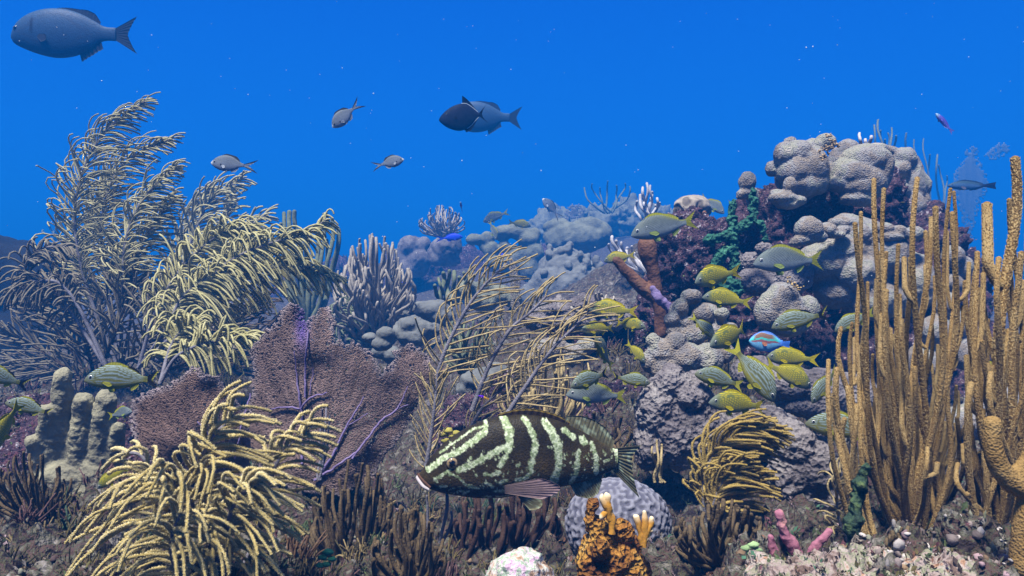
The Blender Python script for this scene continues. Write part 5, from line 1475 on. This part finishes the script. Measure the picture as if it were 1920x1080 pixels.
gq = [dorsal(.34, .66, [.01, .022, .026, .024, .02, .012], col=gspin, rays=11, sweep=.6), dorsal(.64, .86, [.03, .055, .065, .06, .03], col=c_gfin, sweep=.45), dict(name='tail_fin', g=q_tail),
      dorsal(.66, .80, [.05, .075, .06, .02], under=True, col=c_gfin, sweep=.75), paired('pectoral_fin', .37, -.098, .24, .075, -1, down=-3, out=12, col=lambda s, t: lerp_c((.14, .10, .09), (.28, .19, .19), t), n=26),
      paired('pectoral_fin', .37, -.098, .24, .075, 1, down=-3, out=12, col=flat((.25, .18, .18)), n=26), paired('pelvic_fin', .44, -.135, .11, .07, -1, down=28, out=6, col=c_gfin, wfrac=.3), paired('pelvic_fin', .44, -.135, .11, .07, 1, down=28, out=6, col=c_gfin, wfrac=.3)]
gqs = spec('grouper', QT, QB, QW, .885, c_grouper, (.145, .014), .027, gq, iris=(.34, .24, .12), pupil=36, bend=.10, res=(420, 300),
           lines=[dict(name='lip', r=.008, c=(.50, .45, .45), p=[(.045, -.046, -.105), (.02, -.040, -.092), (.0, -.020, -.072), (-.008, 0, -.062), (.0, .020, -.072), (.02, .040, -.092), (.045, .046, -.105)]),
                  dict(name='lip', r=.006, c=(.10, .05, .03), p=[(.05, -.05, -.095), (.02, -.036, -.07), (-.004, 0, -.05), (.02, .036, -.07), (.05, .05, -.095)])])

PROTO = {}
COUNT = {}
def copy_tree(o, parent=None):
    c = o.copy()
    COL.objects.link(c)
    if parent is not None:
        c.parent = parent
    for ch in list(o.children):
        copy_tree(ch, c)
    return c

def put(kind, px, py, length, d, ang, yaw, label, group=None, cat='fish'):
    """centre of the fish in the photo, its length in pixels and its distance; ang is where the nose points (180 = towards -x)"""
    if kind in ('french', 'french_b', 'blue'):      # a school is not one fish copied: bodies bend and turn differently
        k_ = COUNT[kind[:4]] = COUNT.get(kind[:4], 0) + 1
        kind = ('french', 'french_c', 'french_b', 'french_d')[k_ % 4] if kind[0] == 'f' else ('blue', 'blue_c')[k_ % 2]
        yaw += (13, -11, 24, -4, -20, 8, 17)[k_ % 7]
    if kind not in PROTO:
        k = kind if isinstance(kind, Spec) else KIND[kind]()
        PROTO[kind] = root = build_fish(k)
    else:
        root = copy_tree(PROTO[kind])
    d = far_d(d)
    a, f = R(ang), R(yaw)
    n = Vector((math.cos(a) * math.cos(f), -math.sin(f), math.sin(a) * math.cos(f)))
    x = -n
    up = Vector((0, 0, 1))
    z = (up - up.dot(x) * x).normalized()
    y = z.cross(x)
    Mx = Matrix((x, y, z)).transposed()
    c = P(px, py, d)
    s = length * d / F / max(math.cos(f), .35)
    ctr = Vector(c) - Mx @ Vector((.5 - CXO, 0, 0)) * s
    root.location = ctr
    root.rotation_euler = Mx.to_euler()
    root.scale = (s, s, s)
    for key in ('label', 'category', 'group'):
        if key in root: del root[key]
    return tag(root, label, cat, group)

put(gqs, 999, 865, 422, 1.40, 180, 4, 'large dark grouper with cream zebra stripes over the rods', cat='grouper')
GC_ = 'big grey chubs over the reef'
put('chub', 140, 62, 222, 3.2, 180, 6, 'large grey blue chub in open water above the tallest plume', GC_)
put('chub', 909, 219, 140, 3.7, 178, 0, 'grey chub partly covered by the black triggerfish', GC_)
put('durgon', 869, 218, 92, 2.95, 186, 4, 'black triggerfish with pale fin base lines in front of a chub')
GH = 'small grey chromis in open water'
put('chromis', 440, 309, 86, 2.3, 175, 5, 'grey chromis facing the tall plume with its forked tail spread', GH)
put('chromis', 651, 214, 74, 2.5, 226, 15, 'grey chromis diving head down in open water', GH)
put('chromis', 727, 306, 62, 2.6, 14, 0, 'small grey chromis with a white snout swimming toward the mound', GH)
put('chromis', 1035, 392, 52, 3.9, 132, 10, 'bluish chromis angling up over the far crest', GH)
put('creole', 1771, 231, 52, 2.9, 138, 10, 'violet blue wrasse alone high above the tan rods')
put('darkwrasse', 1822, 348, 92, 3.2, 180, 0, 'slender dark blue fish beyond the tan sea rods')
put('creole', 865, 388, 16, 3.0, 95, 60, 'tiny violet fish seen end on above the far bush coral')
put('damsel', 842, 446, 52, 3.6, 5, 0, 'bright blue damselfish before the dark coral block')
put('damsel', 946, 479, 24, 3.4, 170, 0, 'small electric blue damselfish by the narrow sea blade')
put('damsel', 762, 532, 18, 3.0, 160, 20, 'tiny blue damselfish beside the pale bushy soft coral')
put('silver', 930, 406, 52, 3.8, 200, 0, 'hazy grey grunt with yellow tail above the crest', None)
put('french', 974, 420, 44, 3.8, 352, 10, 'hazy yellow green grunt resting on the crest coral heads')
put('silver', 925, 432, 40, 3.6, 290, 20, 'faint grey grunt nosing down into the crest coral heads')
GS = 'silver grunts with yellow fins'
put('silver', 1246, 425, 132, 2.2, 192, 5, 'big silver grunt with fine dark diagonal lines at the crest edge', GS)
put('silver', 1480, 489, 142, 2.15, 182, 8, 'long silver grunt with yellow tail before the wavy coral wall', GS)
put('silver', 1120, 740, 118, 1.92, 176, 6, 'grey silver grunt low behind the grouper back', GS)
put('silver', 1336, 384, 50, 3.1, 318, 30, 'dim grey grunt beside the pale brain coral dome', GS)
GY = 'yellow grunts schooling by the mound'
put('french', 1343, 518, 98, 2.1, 192, 5, 'yellow grunt under the green rope sponge', GY)
put('french_b', 1363, 562, 94, 2.08, 172, 5, 'yellow grunt above the bunch of round coral balls', GY)
put('french', 1150, 581, 88, 2.3, 176, 0, 'yellow grunt highest of those by the tan plumes', GY)
put('french_b', 1122, 617, 70, 2.28, 182, 10, 'yellow grunt half hidden by the tan plume tips', GY)
put('french', 1180, 608, 52, 2.3, 355, 25, 'dull green grunt facing away from the tan plumes', GY)
put('french_b', 1191, 660, 48, 2.2, 312, 20, 'small yellow grunt diving before a dark hole', GY)
put('french', 1162, 483, 60, 2.9, 190, 0, 'faint green grunt behind the brown tube sponge', GY)
put('french', 1371, 630, 100, 2.0, 196, 8, 'bright yellow grunt with raised tail beside the turquoise parrotfish', GY)
put('french_b', 1485, 671, 98, 2.0, 176, 5, 'yellow grunt just below the turquoise parrotfish', GY)
put('french', 1478, 703, 104, 1.92, 334, 12, 'yellow grunt heading down toward the tan rods', GY)
put('french_b', 1384, 758, 118, 1.85, 172, 5, 'lowest yellow grunt over the flat coral slab', GY)
put('french', 1855, 690, 70, 1.75, 180, 0, 'yellow grunt glimpsed between the two tan rod stands', GY)
GBL = 'blue striped grunts'
put('blue', 1498, 600, 106, 2.05, 194, 8, 'blue striped grunt with black tail before the heart shaped coral', GBL)
put('blue_y', 1348, 711, 98, 1.9, 164, 8, 'blue striped grunt above the lowest yellow grunt', GBL)
put('blue_y', 1411, 697, 128, 1.88, 306, 15, 'blue striped grunt plunging head down among yellow grunts', GBL)
put('blue_y', 1545, 722, 84, 1.8, 228, 12, 'violet faced striped grunt nosing down beside the tan rods', GBL)
put('blue', 1107, 711, 80, 1.88, 194, 5, 'blue striped grunt with black tail by the tan plumes', GBL)
put('blue', 1183, 712, 72, 1.92, 352, 8, 'blue striped grunt meeting the rough peaked boulder', GBL)
put('blue_y', 1131, 662, 74, 2.05, 120, 40, 'dark grunt turning up and away behind tan plumes', GBL)
put('blue', 1585, 803, 136, 1.62, 172, 5, 'blue striped grunt under the shelf behind the slim rods', GBL)
put('blue_y', 1602, 602, 84, 1.95, 205, 0, 'faint green grunt behind the upper tan rods', GBL)
put('blue_y', 1318, 612, 62, 2.12, 318, 0, 'shadowy green grunt crossing behind the bright yellow one', GBL)
put('blue', 232, 710, 136, 1.72, 178, 0, 'blue striped grunt with black tail at the plume grove foot', GBL)
put('blue', 2, 708, 92, 1.8, 158, 0, 'blue striped grunt cut by the frame edge, black tail showing', GBL)
put('blue', 56, 764, 82, 1.7, 162, 0, 'blue striped grunt beside the tallest coral pillar', GBL)
put('silver', 226, 775, 56, 1.62, 14, 20, 'small grey grunt tucked at the edge of the sea fan', GS)
put('french', 8, 800, 88, 1.6, 262, 20, 'yellow finned grunt hanging vertically at the frame edge', GY)
put('french_b', 212, 895, 60, 1.25, 215, 30, 'yellow grunt peeking out behind the big yellow plume', GY)
put('parrot', 1443, 642, 80, 1.95, 174, 6, 'turquoise parrotfish with pink stripes among yellow grunts')
put('gramma', 907, 745, 22, 1.9, 160, 10, 'tiny purple and gold fish above the grouper head')


# ------------------------------------------------------------------ the water: one even body round everything
def box(name, lo, hi):
    x0, y0, z0 = lo
    x1, y1, z1 = hi
    V = np.array([(x0, y0, z0), (x1, y0, z0), (x1, y1, z0), (x0, y1, z0), (x0, y0, z1), (x1, y0, z1), (x1, y1, z1), (x0, y1, z1)], float)
    q = [(3, 2, 1, 0), (4, 5, 6, 7), (0, 1, 5, 4), (1, 2, 6, 5), (2, 3, 7, 6), (3, 0, 4, 7)]
    return mesh_obj(name, V, q, smooth=False)
hz = box('haze', (-130, -6, float(gz.min()) - 1.0), (130, 130, 5.5))
m = bpy.data.materials.new('sea water')
m.use_nodes = True
m.node_tree.nodes.clear()
mo = m.node_tree.nodes.new('ShaderNodeOutputMaterial')
pv = m.node_tree.nodes.new('ShaderNodeVolumePrincipled')
pv.inputs['Color'].default_value = (0.006, 0.185, 0.645, 1)
pv.inputs['Absorption Color'].default_value = (0, 0, 0, 1)
pv.inputs['Density'].default_value = 0.043
m.node_tree.links.new(pv.outputs[0], mo.inputs['Volume'])
hz.data.materials.append(m)
tag(hz, 'clear blue sea water filling the scene', 'water', kind='stuff')
